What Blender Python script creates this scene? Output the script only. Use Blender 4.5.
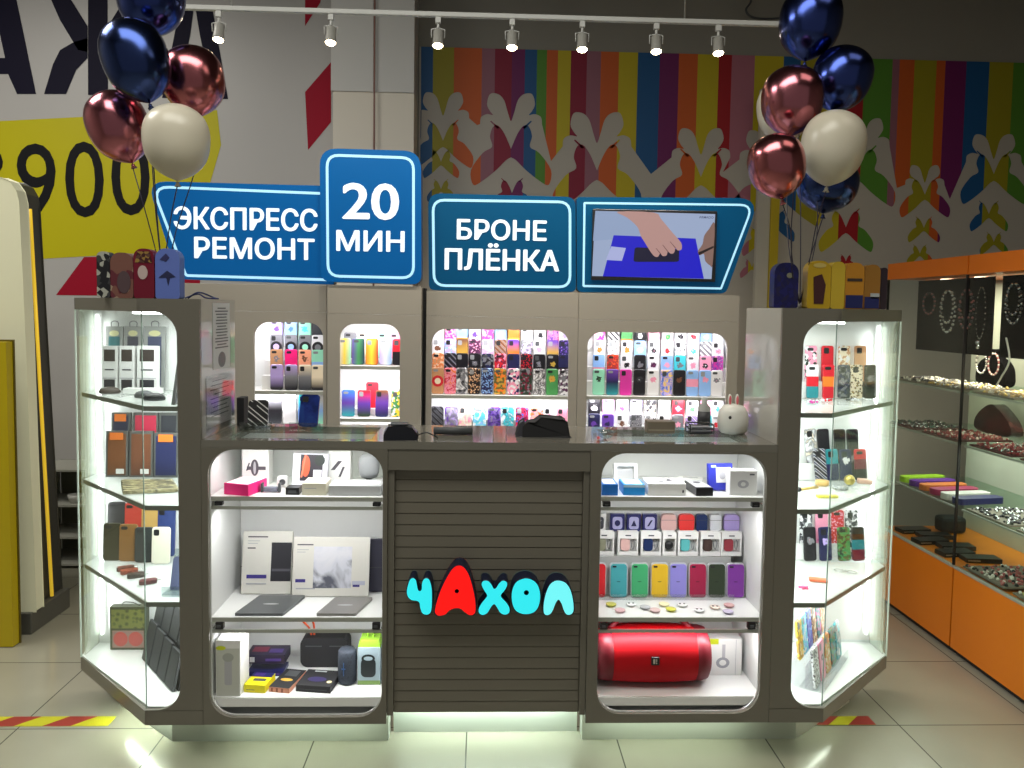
import bpy, bmesh, math, random
from mathutils import Vector, Matrix
from mathutils.geometry import tessellate_polygon
random.seed(7)
PI = math.pi
sc = bpy.context.scene
COL = sc.collection
for o in list(bpy.data.objects): bpy.data.objects.remove(o)

# ------------------------------------------------------------------ camera
F, YAW, PITCH, ROLL = 795.97, 0.03676, 0.06034, 0.014944
CAM = Vector((-0.0258, -2.7905, 1.65)); CY = 384 - 27.2
def _ray(u, v):
    a, b = u - 512, v - CY
    c, s = math.cos(ROLL), math.sin(ROLL)
    q = (( c*a + s*b)/F, 1.0, -(-s*a + c*b)/F)
    return _q2w(q)
def _q2w(q):
    c, s = math.cos(PITCH), math.sin(PITCH)
    r = (q[0], c*q[1] + s*q[2], -s*q[1] + c*q[2])
    c, s = math.cos(YAW), math.sin(YAW)
    return Vector((c*r[0] + s*r[1], -s*r[0] + c*r[1], r[2]))
def at(u, v, X=None, Y=None, Z=None):
    """measured pixel of the photograph -> point on a real plane of the room"""
    r = _ray(u, v)
    k = (Y - CAM.y)/r.y if Y is not None else (X - CAM.x)/r.x if X is not None else (Z - CAM.z)/r.z
    return CAM + r*k
cd = bpy.data.cameras.new('camera'); cam = bpy.data.objects.new('camera', cd); COL.objects.link(cam)
c_, s_ = math.cos(ROLL), math.sin(ROLL)
R_ = _q2w((c_, 0, s_)); U_ = _q2w((-s_, 0, c_)); B_ = -_q2w((0, 1, 0))
cam.matrix_world = Matrix(((R_.x, U_.x, B_.x, CAM.x), (R_.y, U_.y, B_.y, CAM.y), (R_.z, U_.z, B_.z, CAM.z), (0, 0, 0, 1)))
cd.sensor_width = 36; cd.lens = F/1024*36; cd.shift_y = -27.2/1024; cd.clip_start = .05
sc.camera = cam

# ------------------------------------------------------------------ view, world, general lights
sc.view_settings.view_transform = 'Standard'; sc.view_settings.look = 'None'
sc.view_settings.exposure = 0.0; sc.view_settings.gamma = 1.0; sc.view_settings.use_curve_mapping = False
sc.cycles.use_denoising = True
sc.cycles.max_bounces = 8; sc.cycles.transparent_max_bounces = 16; sc.cycles.sample_clamp_indirect = 4
sc.cycles.caustics_reflective = False; sc.cycles.caustics_refractive = False
W = bpy.data.worlds.new('mall_ambient'); sc.world = W; W.use_nodes = True
W.node_tree.nodes['Background'].inputs[0].default_value = (.86, .83, .76, 1)
W.node_tree.nodes['Background'].inputs[1].default_value = 0.20
def area(name, loc, rot, sx, sy, watt, col=(1, 1, 1), spread=PI):
    l = bpy.data.lights.new(name, 'AREA'); l.shape = 'RECTANGLE'; l.size = sx; l.size_y = sy; l.energy = watt; l.color = col
    l.spread = spread
    o = bpy.data.objects.new(name, l); o.location = loc; o.rotation_euler = rot; COL.objects.link(o); return o
area('mall_ceiling_light', (-.6, -1.6, 4.1), (0, 0, 0), 3.0, 1.6, 88, (1, .99, .90))
area('mall_ceiling_light', (-3.3, .4, 4.1), (0, 0, 0), 1.4, 1.4, 84, (1, .97, .90))
area('mall_ceiling_light', (2.2, -1.0, 4.1), (0, 0, 0), 1.4, 1.0, 7, (1, .90, .74))

# ------------------------------------------------------------------ materials
MATS = {}
def pbr(name, col, rough=.5, metal=0, emit=0, ecol=None, coat=0, spec=.5, noise=0, nscale=6, alpha=None):
    if name in MATS: return MATS[name]
    m = bpy.data.materials.new(name); m.use_nodes = True; nt = m.node_tree; b = nt.nodes['Principled BSDF']
    b.inputs['Base Color'].default_value = (*col, 1); b.inputs['Roughness'].default_value = rough
    b.inputs['Metallic'].default_value = metal; b.inputs['Specular IOR Level'].default_value = spec
    if coat: b.inputs['Coat Weight'].default_value = coat; b.inputs['Coat Roughness'].default_value = .05
    if emit: b.inputs['Emission Color'].default_value = (*(ecol or col), 1); b.inputs['Emission Strength'].default_value = emit
    if noise:
        tc = nt.nodes.new('ShaderNodeTexCoord'); n = nt.nodes.new('ShaderNodeTexNoise'); n.inputs['Scale'].default_value = nscale
        n.inputs['Detail'].default_value = 5
        mx = nt.nodes.new('ShaderNodeMix'); mx.data_type = 'RGBA'
        mx.inputs[6].default_value = (*[c*(1-noise) for c in col], 1); mx.inputs[7].default_value = (*[min(1, c*(1+noise)) for c in col], 1)
        nt.links.new(tc.outputs['Object'], n.inputs['Vector']); nt.links.new(n.outputs['Fac'], mx.inputs[0]); nt.links.new(mx.outputs[2], b.inputs['Base Color'])
    MATS[name] = m; return m
def srgb(r, g, b):
    f = lambda c: (c/255/12.92) if c/255 <= .04045 else ((c/255 + .055)/1.055)**2.4
    return (f(r), f(g), f(b))
def glass(name, tint=(1, 1, 1), refl=.07, clear=1.0):
    if name in MATS: return MATS[name]
    m = bpy.data.materials.new(name); m.use_nodes = True; nt = m.node_tree; nt.nodes.clear()
    o = nt.nodes.new('ShaderNodeOutputMaterial'); mx = nt.nodes.new('ShaderNodeMixShader'); t = nt.nodes.new('ShaderNodeBsdfTransparent')
    g = nt.nodes.new('ShaderNodeBsdfGlossy'); g.inputs['Roughness'].default_value = .01
    fr = nt.nodes.new('ShaderNodeLayerWeight'); fr.inputs['Blend'].default_value = .15
    ma = nt.nodes.new('ShaderNodeMath'); ma.operation = 'MULTIPLY_ADD'; ma.inputs[1].default_value = .16; ma.inputs[2].default_value = refl*.5
    t.inputs[0].default_value = (*[c*clear for c in tint], 1)
    nt.links.new(fr.outputs['Fresnel'], ma.inputs[0]); nt.links.new(ma.outputs[0], mx.inputs[0])
    nt.links.new(t.outputs[0], mx.inputs[1]); nt.links.new(g.outputs[0], mx.inputs[2]); nt.links.new(mx.outputs[0], o.inputs[0])
    MATS[name] = m; return m

def milk(name, col, dens):
    if name in MATS: return MATS[name]
    m = bpy.data.materials.new(name); m.use_nodes = True; nt = m.node_tree; b = nt.nodes['Principled BSDF']; o = nt.nodes['Material Output']
    b.inputs['Base Color'].default_value = (*col, 1); b.inputs['Roughness'].default_value = .12
    mx = nt.nodes.new('ShaderNodeMixShader'); t = nt.nodes.new('ShaderNodeBsdfTransparent'); mx.inputs[0].default_value = dens
    nt.links.new(t.outputs[0], mx.inputs[1]); nt.links.new(b.outputs[0], mx.inputs[2]); nt.links.new(mx.outputs[0], o.inputs[0]); MATS[name] = m; return m
LAM = pbr('taupe_laminate', (.150, .138, .112), .32, coat=.25)
LAML = pbr('taupe_side_laminate', (.50, .48, .44), .05, coat=.5)
LAMB = pbr('spotlit_taupe_laminate', (.30, .28, .245), .35)  # same laminate as the front, colour lightened for the spotlights on it
EDG = pbr('tower_shelf_edge', (.17, .18, .155), .3)
WHITE = pbr('white_laminate', (.82, .83, .82), .35)
GREYS = pbr('grey_edge', (.34, .35, .31), .3)
KICK = pbr('kick_laminate', (.50, .54, .47), .3)
BLACK = pbr('black_plastic', (.012, .012, .014), .35)
BLACKM = pbr('black_matt', (.015, .015, .017), .7)
DGREY = pbr('dark_grey_plastic', (.06, .065, .07), .45)
MGREY = pbr('mid_grey', (.25, .26, .27), .45)
LGREY = pbr('light_grey', (.5, .51, .52), .4)
CARD = pbr('white_card', (.78, .78, .77), .5)
GLASS = glass('clear_glass', (.96, 1, .98))
GEDGE = pbr('glass_edge', (.20, .27, .23), .2)
STEEL = pbr('brushed_steel', (.55, .55, .54), .3, 1)
LED = pbr('led_strip_white', (1, 1, 1), .5, emit=6)
TRACKW = pbr('white_track_metal', (.62, .62, .60), .4)
def C(name, r, g, b, rough=.45, **k): return pbr(name, srgb(r, g, b), rough, **k)

PM = {}
def pat(kind, c1, c2=None, c3=None, sc_=60, rough=.35, metal=0):
    """printed or dyed surface, drawn in the object's own coordinates"""
    key = (kind, c1, c2, c3, sc_, rough, metal)
    if key in PM: return PM[key]
    m = bpy.data.materials.new('print_' + kind); m.use_nodes = True; nt = m.node_tree; L = nt.links.new; N = nt.nodes.new
    b = nt.nodes['Principled BSDF']; b.inputs['Roughness'].default_value = rough; b.inputs['Metallic'].default_value = metal
    a1 = (*srgb(*c1), 1); a2 = (*srgb(*(c2 or c1)), 1); a3 = (*srgb(*(c3 or c2 or c1)), 1)
    if kind == 'plain':
        b.inputs['Base Color'].default_value = a1; PM[key] = m; return m
    tc = N('ShaderNodeTexCoord'); r = N('ShaderNodeValToRGB'); oi = N('ShaderNodeObjectInfo')
    ad = N('ShaderNodeVectorMath'); ad.operation = 'ADD'; L(tc.outputs['Object'], ad.inputs[0])
    mu = N('ShaderNodeVectorMath'); mu.operation = 'SCALE'; mu.inputs[0].default_value = (3, 5, 7); L(oi.outputs['Random'], mu.inputs['Scale']); L(mu.outputs[0], ad.inputs[1])
    e = r.color_ramp.elements
    sp = N('ShaderNodeSeparateXYZ'); L(tc.outputs['Object'], sp.inputs[0])
    def stops(lst, const=False):
        r.color_ramp.interpolation = 'CONSTANT' if const else 'LINEAR'
        e[0].position = lst[0][0]; e[0].color = lst[0][1]; e[1].position = lst[-1][0]; e[1].color = lst[-1][1]
        for p, c in lst[1:-1]: x = e.new(p); x.color = c
    if kind in ('marble', 'swirl'):
        n = N('ShaderNodeTexNoise'); n.inputs['Scale'].default_value = sc_*.45; n.inputs['Detail'].default_value = 4; n.inputs['Distortion'].default_value = 2.5 if kind == 'swirl' else 1.2
        L(ad.outputs[0], n.inputs['Vector']); L(n.outputs['Fac'], r.inputs[0]); stops([(.38, a1), (.5, a2), (.62, a3)])
    elif kind == 'spots':
        n = N('ShaderNodeTexVoronoi'); n.inputs['Scale'].default_value = sc_*1.6
        L(ad.outputs[0], n.inputs['Vector']); L(n.outputs['Distance'], r.inputs[0]); stops([(0, a3), (.22, a2), (.42, a1)], True)
    elif kind == 'floral':
        n = N('ShaderNodeTexVoronoi'); n.inputs['Scale'].default_value = sc_*1.5
        s2 = N('ShaderNodeSeparateColor'); L(ad.outputs[0], n.inputs['Vector']); L(n.outputs['Color'], s2.inputs[0]); L(s2.outputs[0], r.inputs[0]); stops([(0, a1), (.45, a2), (.72, a3)], True)
    elif kind in ('grad', 'two', 'band'):
        mr = N('ShaderNodeMapRange'); mr.inputs[1].default_value = 0.0; mr.inputs[2].default_value = .14; L(sp.outputs[2], mr.inputs[0]); L(mr.outputs[0], r.inputs[0])
        if kind == 'grad': stops([(.08, a1), (.5, a2), (.92, a3)])
        elif kind == 'two': stops([(0, a1), (.5, a2), (1, a2)], True)
        else: stops([(0, a1), (.35, a2), (.65, a3), (1, a3)], True)
    elif kind == 'rainbow':
        mr = N('ShaderNodeMapRange'); mr.inputs[1].default_value = -.033; mr.inputs[2].default_value = .033; L(sp.outputs[0], mr.inputs[0]); L(mr.outputs[0], r.inputs[0])
        stops([(0, a1), (.5, a2), (1, a3)])
    elif kind in ('icon', 'badge'):
        v = N('ShaderNodeVectorMath'); v.operation = 'DISTANCE'; cb = N('ShaderNodeCombineXYZ')
        L(sp.outputs[0], cb.inputs[0]); L(sp.outputs[2], cb.inputs[2]); n = N('ShaderNodeTexNoise'); n.inputs['Scale'].default_value = 95
        L(ad.outputs[0], n.inputs['Vector']); L(cb.outputs[0], v.inputs[0]); v.inputs[1].default_value = (0, 0, .086 if kind == 'icon' else .068)
        ma = N('ShaderNodeMath'); ma.operation = 'MULTIPLY_ADD'; L(n.outputs['Fac'], ma.inputs[0]); ma.inputs[1].default_value = .034 if kind == 'icon' else .002
        L(v.outputs['Value'], ma.inputs[2]); mr = N('ShaderNodeMapRange'); mr.inputs[2].default_value = .05; L(ma.outputs[0], mr.inputs[0]); L(mr.outputs[0], r.inputs[0])
        stops([(0, a3), (.34, a2), (.62, a1)], True)
    elif kind == 'stripes':
        n = N('ShaderNodeTexWave'); n.inputs['Scale'].default_value = sc_*.35; n.inputs['Distortion'].default_value = .6; n.bands_direction = 'DIAGONAL'
        L(ad.outputs[0], n.inputs['Vector']); L(n.outputs['Fac'], r.inputs[0]); stops([(0, a1), (.5, a2), (.8, a3)], True)
    L(r.outputs[0], b.inputs['Base Color']); PM[key] = m; return m

# ------------------------------------------------------------------ mesh building
class B:
    def __init__(s): s.bm = bmesh.new(); s.mats = []
    def mi(s, m):
        if m not in s.mats: s.mats.append(m)
        return s.mats.index(m)
    def faces(s, vs, fs, m, smooth=False, M=None):
        bv = [s.bm.verts.new((M @ Vector(v)) if M else v) for v in vs]; i = s.mi(m); out = []
        for f in fs:
            try: x = s.bm.faces.new([bv[k] for k in f]); x.material_index = i; x.smooth = smooth; out.append(x)
            except ValueError: pass
        return out
    def box(s, x0, x1, y0, y1, z0, z1, m, M=None):
        v = [(x0,y0,z0),(x1,y0,z0),(x1,y1,z0),(x0,y1,z0),(x0,y0,z1),(x1,y0,z1),(x1,y1,z1),(x0,y1,z1)]
        s.faces(v, [(3,2,1,0),(4,5,6,7),(0,1,5,4),(1,2,6,5),(2,3,7,6),(3,0,4,7)], m, M=M); return s
    def prism(s, pts, a0, a1, m, axis='y', side=None, M=None, back=True):
        """polygon extruded along an axis; concave outlines allowed"""
        n = len(pts)
        def P(p, a): return {'y': (p[0], a, p[1]), 'z': (p[0], p[1], a), 'x': (a, p[0], p[1])}[axis]
        tri = tessellate_polygon([[Vector((p[0], p[1], 0)) for p in pts]])
        vs = [P(p, a0) for p in pts] + [P(p, a1) for p in pts]
        s.faces(vs, [tuple(t) for t in tri] + ([tuple(n + k for k in reversed(t)) for t in tri] if back else []), m, M=M)
        s.faces(vs, [(k, (k+1) % n, n + (k+1) % n, n + k) for k in range(n)], side or m, M=M); return s
    def ring(s, outer, inner, a0, a1, m, M=None):
        """outer, inner: closed 2-D outlines (x,z) with the same number of points"""
        n = len(outer)
        vs = [(p[0], a0, p[1]) for p in outer] + [(p[0], a0, p[1]) for p in inner] + [(p[0], a1, p[1]) for p in outer] + [(p[0], a1, p[1]) for p in inner]
        f = []
        for k in range(n):
            j = (k+1) % n
            f += [(k, j, n+j, n+k), (2*n+k, 3*n+k, 3*n+j, 2*n+j), (n+k, n+j, 3*n+j, 3*n+k), (k, 2*n+k, 2*n+j, j)]
        s.faces(vs, f, m, M=M); return s
    def flat(s, pts, m, M=None):
        if len(pts) > 4:
            tri = tessellate_polygon([[Vector(p) for p in pts]]); s.faces(pts, [tuple(t) for t in tri], m, M=M)
        else: s.faces(pts, [tuple(range(len(pts)))], m, M=M)
        return s
    def tube(s, pts, r, m, seg=8, closed=False, cap=True):
        pts = [Vector(p) for p in pts]; n = len(pts); rings = []; rr = r if isinstance(r, (list, tuple)) else [r]*n
        up = None
        for i, p in enumerate(pts):
            a = pts[i-1] if (i or closed) else p; b = pts[(i+1) % n] if (i < n-1 or closed) else p
            t = (b - a); t = t.normalized() if t.length > 1e-9 else Vector((0, 0, 1))
            if up is None or abs(up.dot(t)) > .95: up = Vector((0, 0, 1)) if abs(t.z) < .9 else Vector((1, 0, 0))
            x = t.cross(up).normalized(); up = x.cross(t).normalized()
            rings.append([p + (x*math.cos(2*PI*k/seg) + up*math.sin(2*PI*k/seg))*rr[i] for k in range(seg)])
        vs = [v for q in rings for v in q]; f = []
        for i in range(n if closed else n-1):
            j = (i+1) % n
            for k in range(seg): f.append((i*seg+k, i*seg+(k+1) % seg, j*seg+(k+1) % seg, j*seg+k))
        if cap and not closed: f += [tuple(reversed(range(seg))), tuple(range((n-1)*seg, n*seg))]
        s.faces(vs, f, m, True); return s
    def lathe(s, prof, m, seg=24, M=None, smooth=True, sx=1, sy=1):
        vs = []; f = []; n = len(prof)
        for r, z in prof: vs += [(r*sx*math.cos(2*PI*k/seg), r*sy*math.sin(2*PI*k/seg), z) for k in range(seg)]
        for i in range(n-1):
            for k in range(seg): f.append((i*seg+k, i*seg+(k+1) % seg, (i+1)*seg+(k+1) % seg, (i+1)*seg+k))
        if prof[0][0] > 1e-6: f.append(tuple(reversed(range(seg))))
        if prof[-1][0] > 1e-6: f.append(tuple(range((n-1)*seg, n*seg)))
        s.faces(vs, f, m, smooth, M=M); return s
    def ball(s, c, r, m, seg=10, rings=6):
        r = r if isinstance(r, (tuple, list)) else (r, r, r)
        vs = [(c[0], c[1], c[2]-r[2])]
        for i in range(1, rings):
            a = -PI/2 + PI*i/rings
            vs += [(c[0] + r[0]*math.cos(a)*math.cos(2*PI*k/seg), c[1] + r[1]*math.cos(a)*math.sin(2*PI*k/seg), c[2] + r[2]*math.sin(a)) for k in range(seg)]
        vs.append((c[0], c[1], c[2]+r[2])); f = []
        for k in range(seg): f += [(0, 1+(k+1) % seg, 1+k), (len(vs)-1, len(vs)-1-seg+k, len(vs)-1-seg+(k+1) % seg)]
        for i in range(rings-2):
            for k in range(seg): a, b_ = 1+i*seg, 1+(i+1)*seg; f.append((a+k, a+(k+1) % seg, b_+(k+1) % seg, b_+k))
        s.faces(vs, f, m, True); return s
    def done(s, name, parent=None, loc=None, bevel=0, label=None, cat=None, group=None, kind=None, rot=None, seg=2):
        if s.bm.verts:
            bmesh.ops.remove_doubles(s.bm, verts=s.bm.verts, dist=1e-6)
        me = bpy.data.meshes.new(name); s.bm.to_mesh(me); s.bm.free()
        for m in s.mats: me.materials.append(m)
        o = bpy.data.objects.new(name, me); COL.objects.link(o); o.parent = parent
        if loc is not None: o.location = loc
        if rot is not None: o.rotation_euler = rot
        if bevel:
            b = o.modifiers.new('bevel', 'BEVEL'); b.width = bevel; b.segments = seg; b.limit_method = 'ANGLE'; b.angle_limit = .7
        return tag(o, label, cat, group, kind)
def tag(o, label=None, cat=None, group=None, kind=None):
    if label: o['label'] = label
    if cat: o['category'] = cat
    if group: o['group'] = group
    if kind: o['kind'] = kind
    return o
def thing(name, label, cat, loc=(0, 0, 0), rz=0, group=None, kind=None):
    o = bpy.data.objects.new(name, None); o.empty_display_size = .05; COL.objects.link(o); o.location = loc; o.rotation_euler = (0, 0, rz)
    return tag(o, label, cat, group, kind)
def rrect(x0, x1, z0, z1, r, seg=6):
    r4 = r if isinstance(r, (tuple, list)) else (r,)*4     # bl, br, tr, tl
    out = []
    for (cx, cz, a, q) in ((x0+r4[0], z0+r4[0], PI, r4[0]), (x1-r4[1], z0+r4[1], 1.5*PI, r4[1]), (x1-r4[2], z1-r4[2], 0, r4[2]), (x0+r4[3], z1-r4[3], .5*PI, r4[3])):
        for k in range(seg+1): t = a + k/seg*PI/2; out.append((cx + q*math.cos(t), cz + q*math.sin(t)))
    return out
def ringpts(X0, X1, Z0, Z1, x0, x1, z0, z1, r, seg=8):
    inner = rrect(x0, x1, z0, z1, r, seg); outer = []
    for cx, cz in ((X0, Z0), (X1, Z0), (X1, Z1), (X0, Z1)): outer += [(cx, cz)]*(seg+1)
    return outer, inner
def ellipse(cx, cz, rx, rz, n=20): return [(cx + rx*math.cos(2*PI*k/n), cz + rz*math.sin(2*PI*k/n)) for k in range(n)]
def roundpoly(pts, rad, seg=5):
    out = []; n = len(pts)
    for i, p in enumerate(pts):
        r = rad[i] if isinstance(rad, (list, tuple)) else rad
        p = Vector((*p, 0)); a = Vector((*pts[i-1], 0)); b = Vector((*pts[(i+1) % n], 0))
        if r <= 0: out.append((p.x, p.y)); continue
        u = (a-p).normalized(); v = (b-p).normalized(); A = p+u*r; D = p+v*r
        for k in range(seg+1):
            t = k/seg; q = A*(1-t)**2 + p*2*t*(1-t) + D*t*t; out.append((q.x, q.y))
    return out
def smooth_closed(pts, n=6):
    out = []; m = len(pts)
    for i in range(m):
        p0, p1, p2, p3 = [Vector(pts[(i+k-1) % m]) for k in range(4)]
        for k in range(n):
            t = k/n; q = .5*((2*p1) + (p2-p0)*t + (2*p0-5*p1+4*p2-p3)*t*t + (3*p1-p0-3*p2+p3)*t**3); out.append((q.x, q.y))
    return out
def curve3(pts, n=8):
    out = []; pts = [Vector(p) for p in pts]; m = len(pts)
    for i in range(m-1):
        p0, p1, p2, p3 = pts[max(i-1, 0)], pts[i], pts[i+1], pts[min(i+2, m-1)]
        for k in range(n):
            t = k/n; out.append(.5*((2*p1) + (p2-p0)*t + (2*p0-5*p1+4*p2-p3)*t*t + (3*p1-p0-3*p2+p3)*t**3))
    return out + [pts[-1]]
def strokepoly(b, pts, w, y, m, closed=True):
    """a painted or lit line of width w along an outline in the xz plane"""
    n = len(pts); P = [Vector((p[0], p[1])) for p in pts]; vs = []
    for i in range(n):
        a = P[i-1] if (i or closed) else P[i]; c = P[(i+1) % n] if (i < n-1 or closed) else P[i]
        d1 = (P[i]-a); d2 = (c-P[i]); d1 = d1.normalized() if d1.length > 1e-9 else d2.normalized(); d2 = d2.normalized() if d2.length > 1e-9 else d1
        t = (d1+d2).normalized(); nn = Vector((-t.y, t.x)); k = 1/max(.5, nn.dot(Vector((-d1.y, d1.x))))
        for s in (-1, 1): q = P[i] + nn*(s*w/2*k); vs.append((q.x, y, q.y))
    b.faces(vs, [(2*i, 2*((i+1) % n), 2*((i+1) % n)+1, 2*i+1) for i in range(n if closed else n-1)], m)
def text_mesh(b, s, x0, x1, z0, z1, y, m, weight=.02, faux=0, M=None):
    """the word s fitted into a box of the xz plane facing -y"""
    c = bpy.data.curves.new('lettering', 'FONT'); c.body = s; c.offset = weight; c.extrude = 0; c.resolution_u = 4
    o = bpy.data.objects.new('lettering', c); COL.objects.link(o); bpy.context.view_layer.update()
    me = bpy.data.meshes.new_from_object(o.evaluated_get(bpy.context.evaluated_depsgraph_get()))
    bpy.data.objects.remove(o)
    xs = [v.co.x for v in me.vertices]; ys = [v.co.y for v in me.vertices]
    ax, bx, ay, by = min(xs), max(xs), min(ys), max(ys)
    vs = [(x0 + (v.co.x-ax)/(bx-ax)*(x1-x0), y, z0 + (v.co.y-ay)/(by-ay)*(z1-z0)) for v in me.vertices]
    fs = [tuple(p.vertices) for p in me.polygons]
    b.faces(vs, fs, m, M=M)
    if faux:
        for q in range(8):
            e = faux*(z1-z0); b.faces([(v[0]+e*math.cos(q*PI/4), v[1]-.00012*(q+1), v[2]+e*.7*math.sin(q*PI/4)) for v in vs], fs, m, M=M)
    bpy.data.meshes.remove(me)
ORD = ['first', 'second', 'third', 'fourth', 'fifth', 'sixth', 'seventh', 'eighth', 'ninth', 'tenth', 'eleventh', 'twelfth']

# ------------------------------------------------------------------ the room
TILE, TX, TY = .5789, -.0697, .2591
def floor_mat():
    m = bpy.data.materials.new('polished_floor_tiles'); m.use_nodes = True; nt = m.node_tree; b = nt.nodes['Principled BSDF']; N = nt.nodes.new; L = nt.links.new
    tc = N('ShaderNodeTexCoord'); mp = N('ShaderNodeMapping'); mp.inputs['Location'].default_value = (-TX + TILE*20, -TY + TILE*20, 0)
    br = N('ShaderNodeTexBrick'); br.offset = 0; br.squash = 1; br.inputs['Scale'].default_value = 1; br.inputs['Brick Width'].default_value = TILE
    br.inputs['Row Height'].default_value = TILE; br.inputs['Mortar Size'].default_value = .0028; br.inputs['Mortar Smooth'].default_value = .2
    br.inputs['Color1'].default_value = (.33, .32, .25, 1); br.inputs['Color2'].default_value = (.36, .35, .275, 1); br.inputs['Mortar'].default_value = (.09, .09, .07, 1)
    n = N('ShaderNodeTexNoise'); n.inputs['Scale'].default_value = 3; n.inputs['Detail'].default_value = 8
    mx = N('ShaderNodeMix'); mx.data_type = 'RGBA'; mx.blend_type = 'MULTIPLY'; mx.inputs[0].default_value = .2
    L(tc.outputs['Object'], mp.inputs[0]); L(mp.outputs[0], br.inputs['Vector']); L(tc.outputs['Object'], n.inputs['Vector'])
    L(br.outputs['Color'], mx.inputs[6]); L(n.outputs['Fac'], mx.inputs[7]); L(mx.outputs[2], b.inputs['Base Color'])
    rr = N('ShaderNodeMapRange'); rr.inputs[3].default_value = .10; rr.inputs[4].default_value = .24; L(n.outputs['Fac'], rr.inputs[0]); L(rr.outputs[0], b.inputs['Roughness'])
    b.inputs['Specular IOR Level'].default_value = .6
    return m
YW = 2.9
b = B(); b.box(-5, 5, -4.5, YW+.1, -.1, 0, floor_mat()); b.done('floor', kind='structure')
WALL = pbr('dim_painted_wall', (.30, .285, .245), .8, noise=.06, nscale=2)
b = B(); b.box(-5, 5, YW, YW+.1, 0, 4.3, WALL); b.done('wall_back', kind='structure')
b = B(); b.box(-5.1, -5, -4.5, YW+.1, 0, 4.3, WALL); b.done('wall_left', kind='structure')
b = B(); b.box(5, 5.1, -4.5, YW+.1, 0, 4.3, WALL); b.done('wall_right', kind='structure')
b = B(); b.box(-5.1, 5.1, -4.5, YW+.1, 4.3, 4.4, pbr('dark_ceiling', (.08, .08, .075), .9)); b.done('ceiling', kind='structure')
# column of clad panels
XC0, XC1 = at(333, 100, Y=2.6).x, at(414, 100, Y=2.6).x
PIL = pbr('cream_column_panel', (.80, .74, .63), .6); PIL2 = pbr('grey_column_panel', (.66, .65, .62), .6)
zb = at(372, 92, Y=2.6).z
t = thing('wall_column', None, None, kind='structure')
xs = at(374, 70, Y=2.6).x
b = B(); b.box(XC0, xs-.004, 2.6, YW, 0, zb, PIL); b.box(xs+.004, XC1, 2.6, YW, 0, zb, PIL); b.box(xs-.004, xs+.004, 2.606, YW, 0, zb, MGREY)
b.done('cladding', t)
b = B(); b.box(XC0-.012, xs-.004, 2.59, YW, zb, 4.3, PIL2); b.box(xs+.004, XC1, 2.59, YW, zb, 4.3, PIL2); b.box(xs-.004, xs+.004, 2.60, YW, zb, 4.3, MGREY)
b.done('upper_cladding', t)
b = B(); b.tube([(xs+.006, 2.575, 1.5), (xs+.006, 2.575, 4.3)], .006, pbr('brown_conduit', (.30, .16, .13), .5)); b.done('conduit', t)

# ------------------------------------------------------------------ advertising banner left of the column
t = thing('advertising_banner', 'big grey wall banner with navy letters, yellow patch and black digits', 'banner', (0, YW-.012, 0))
yb = -.003
def wp(u, v, Y=YW-.015): p = at(u, v, Y=Y); return (p.x, yb, p.z)
b = B(); b.box(-4.6, XC0-.02, 0, .010, .3, 4.2, pbr('banner_vinyl', (.50, .485, .47), .4, noise=.05, nscale=1.5)); b.done('vinyl', t)
b = B(); BY = C('banner_yellow', 200, 190, 10, .5, spec=.3)
yb = -.002; b.flat([wp(-60, 124), wp(0, 121), wp(217, 110), wp(221, 145), wp(208, 190), wp(196, 250), wp(39, 259), wp(-60, 263)], BY); b.done('yellow_patch', t)
b = B(); RD = C('banner_red', 160, 16, 44, .6, spec=.2)
b.flat([wp(305, 92), wp(331, 62), wp(331, 122), wp(308, 150)], RD); b.done('red_shape', t)
b = B(); b.flat([wp(305, -20), wp(331, -40), wp(320, 3), wp(305, 26)], RD); b.done('red_shape', t)
b = B(); b.flat([wp(84, 257), wp(200, 255), wp(200, 297), wp(56, 295)], RD); b.done('red_shape', t)
b = B(); NV = C('banner_navy', 20, 17, 40, .6, spec=.15); yb = -.003
def glyph(s, u0, u1, vt, vb, m, wgt=.03, y=-.003):
    a, c = at(u0, vb, Y=YW-.015), at(u1, vt, Y=YW-.015); text_mesh(b, s, a.x, c.x, a.z, c.z, y, m, 0, wgt)
yb = -.003
def mir(pts, c): return [wp(2*c-u, v) for u, v in pts]
b.flat([wp(*p) for p in [(88, -70), (107, -70), (108, 95), (88, 95)]], NV)
for q in ([(20, -70), (44, -70), (70, -2), (87.5, 26), (87.5, 52), (78, 50), (60, 20)], [(44, 94), (66, 94), (76, 70), (87.5, 58), (87.5, 38), (74, 42), (60, 50), (53, 64)]):
    b.flat([wp(*p) for p in q], NV); b.flat(mir(q, 97.7), NV)
b.flat([wp(*p) for p in [(-12, -70), (2, -70), (36, 94), (17, 94), (8, 74), (-40, 74), (-40, 58), (5, 58), (-14, -30)]], NV)
b.flat([wp(*p) for p in [(180, 6), (194, 6), (190, 36), (186, 55), (204, 55), (200, 36), (195, 6), (212, 6), (228, 99), (212, 99), (207, 76), (180, 76), (176, 98), (162, 98)]], NV)
b.done('navy_letters', t)
b = B()
for s, u0, u1, vt, vb in (('3', -46, 4, 144, 212), ('9', 18, 55, 144, 220), ('0', 66, 103, 142, 217), ('0', 112, 149, 139, 215)): glyph(s, u0, u1, vt, vb, pbr('digit_black', (.01, .01, .012), .6, spec=.15), .002)
b.done('black_digits', t)

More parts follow.
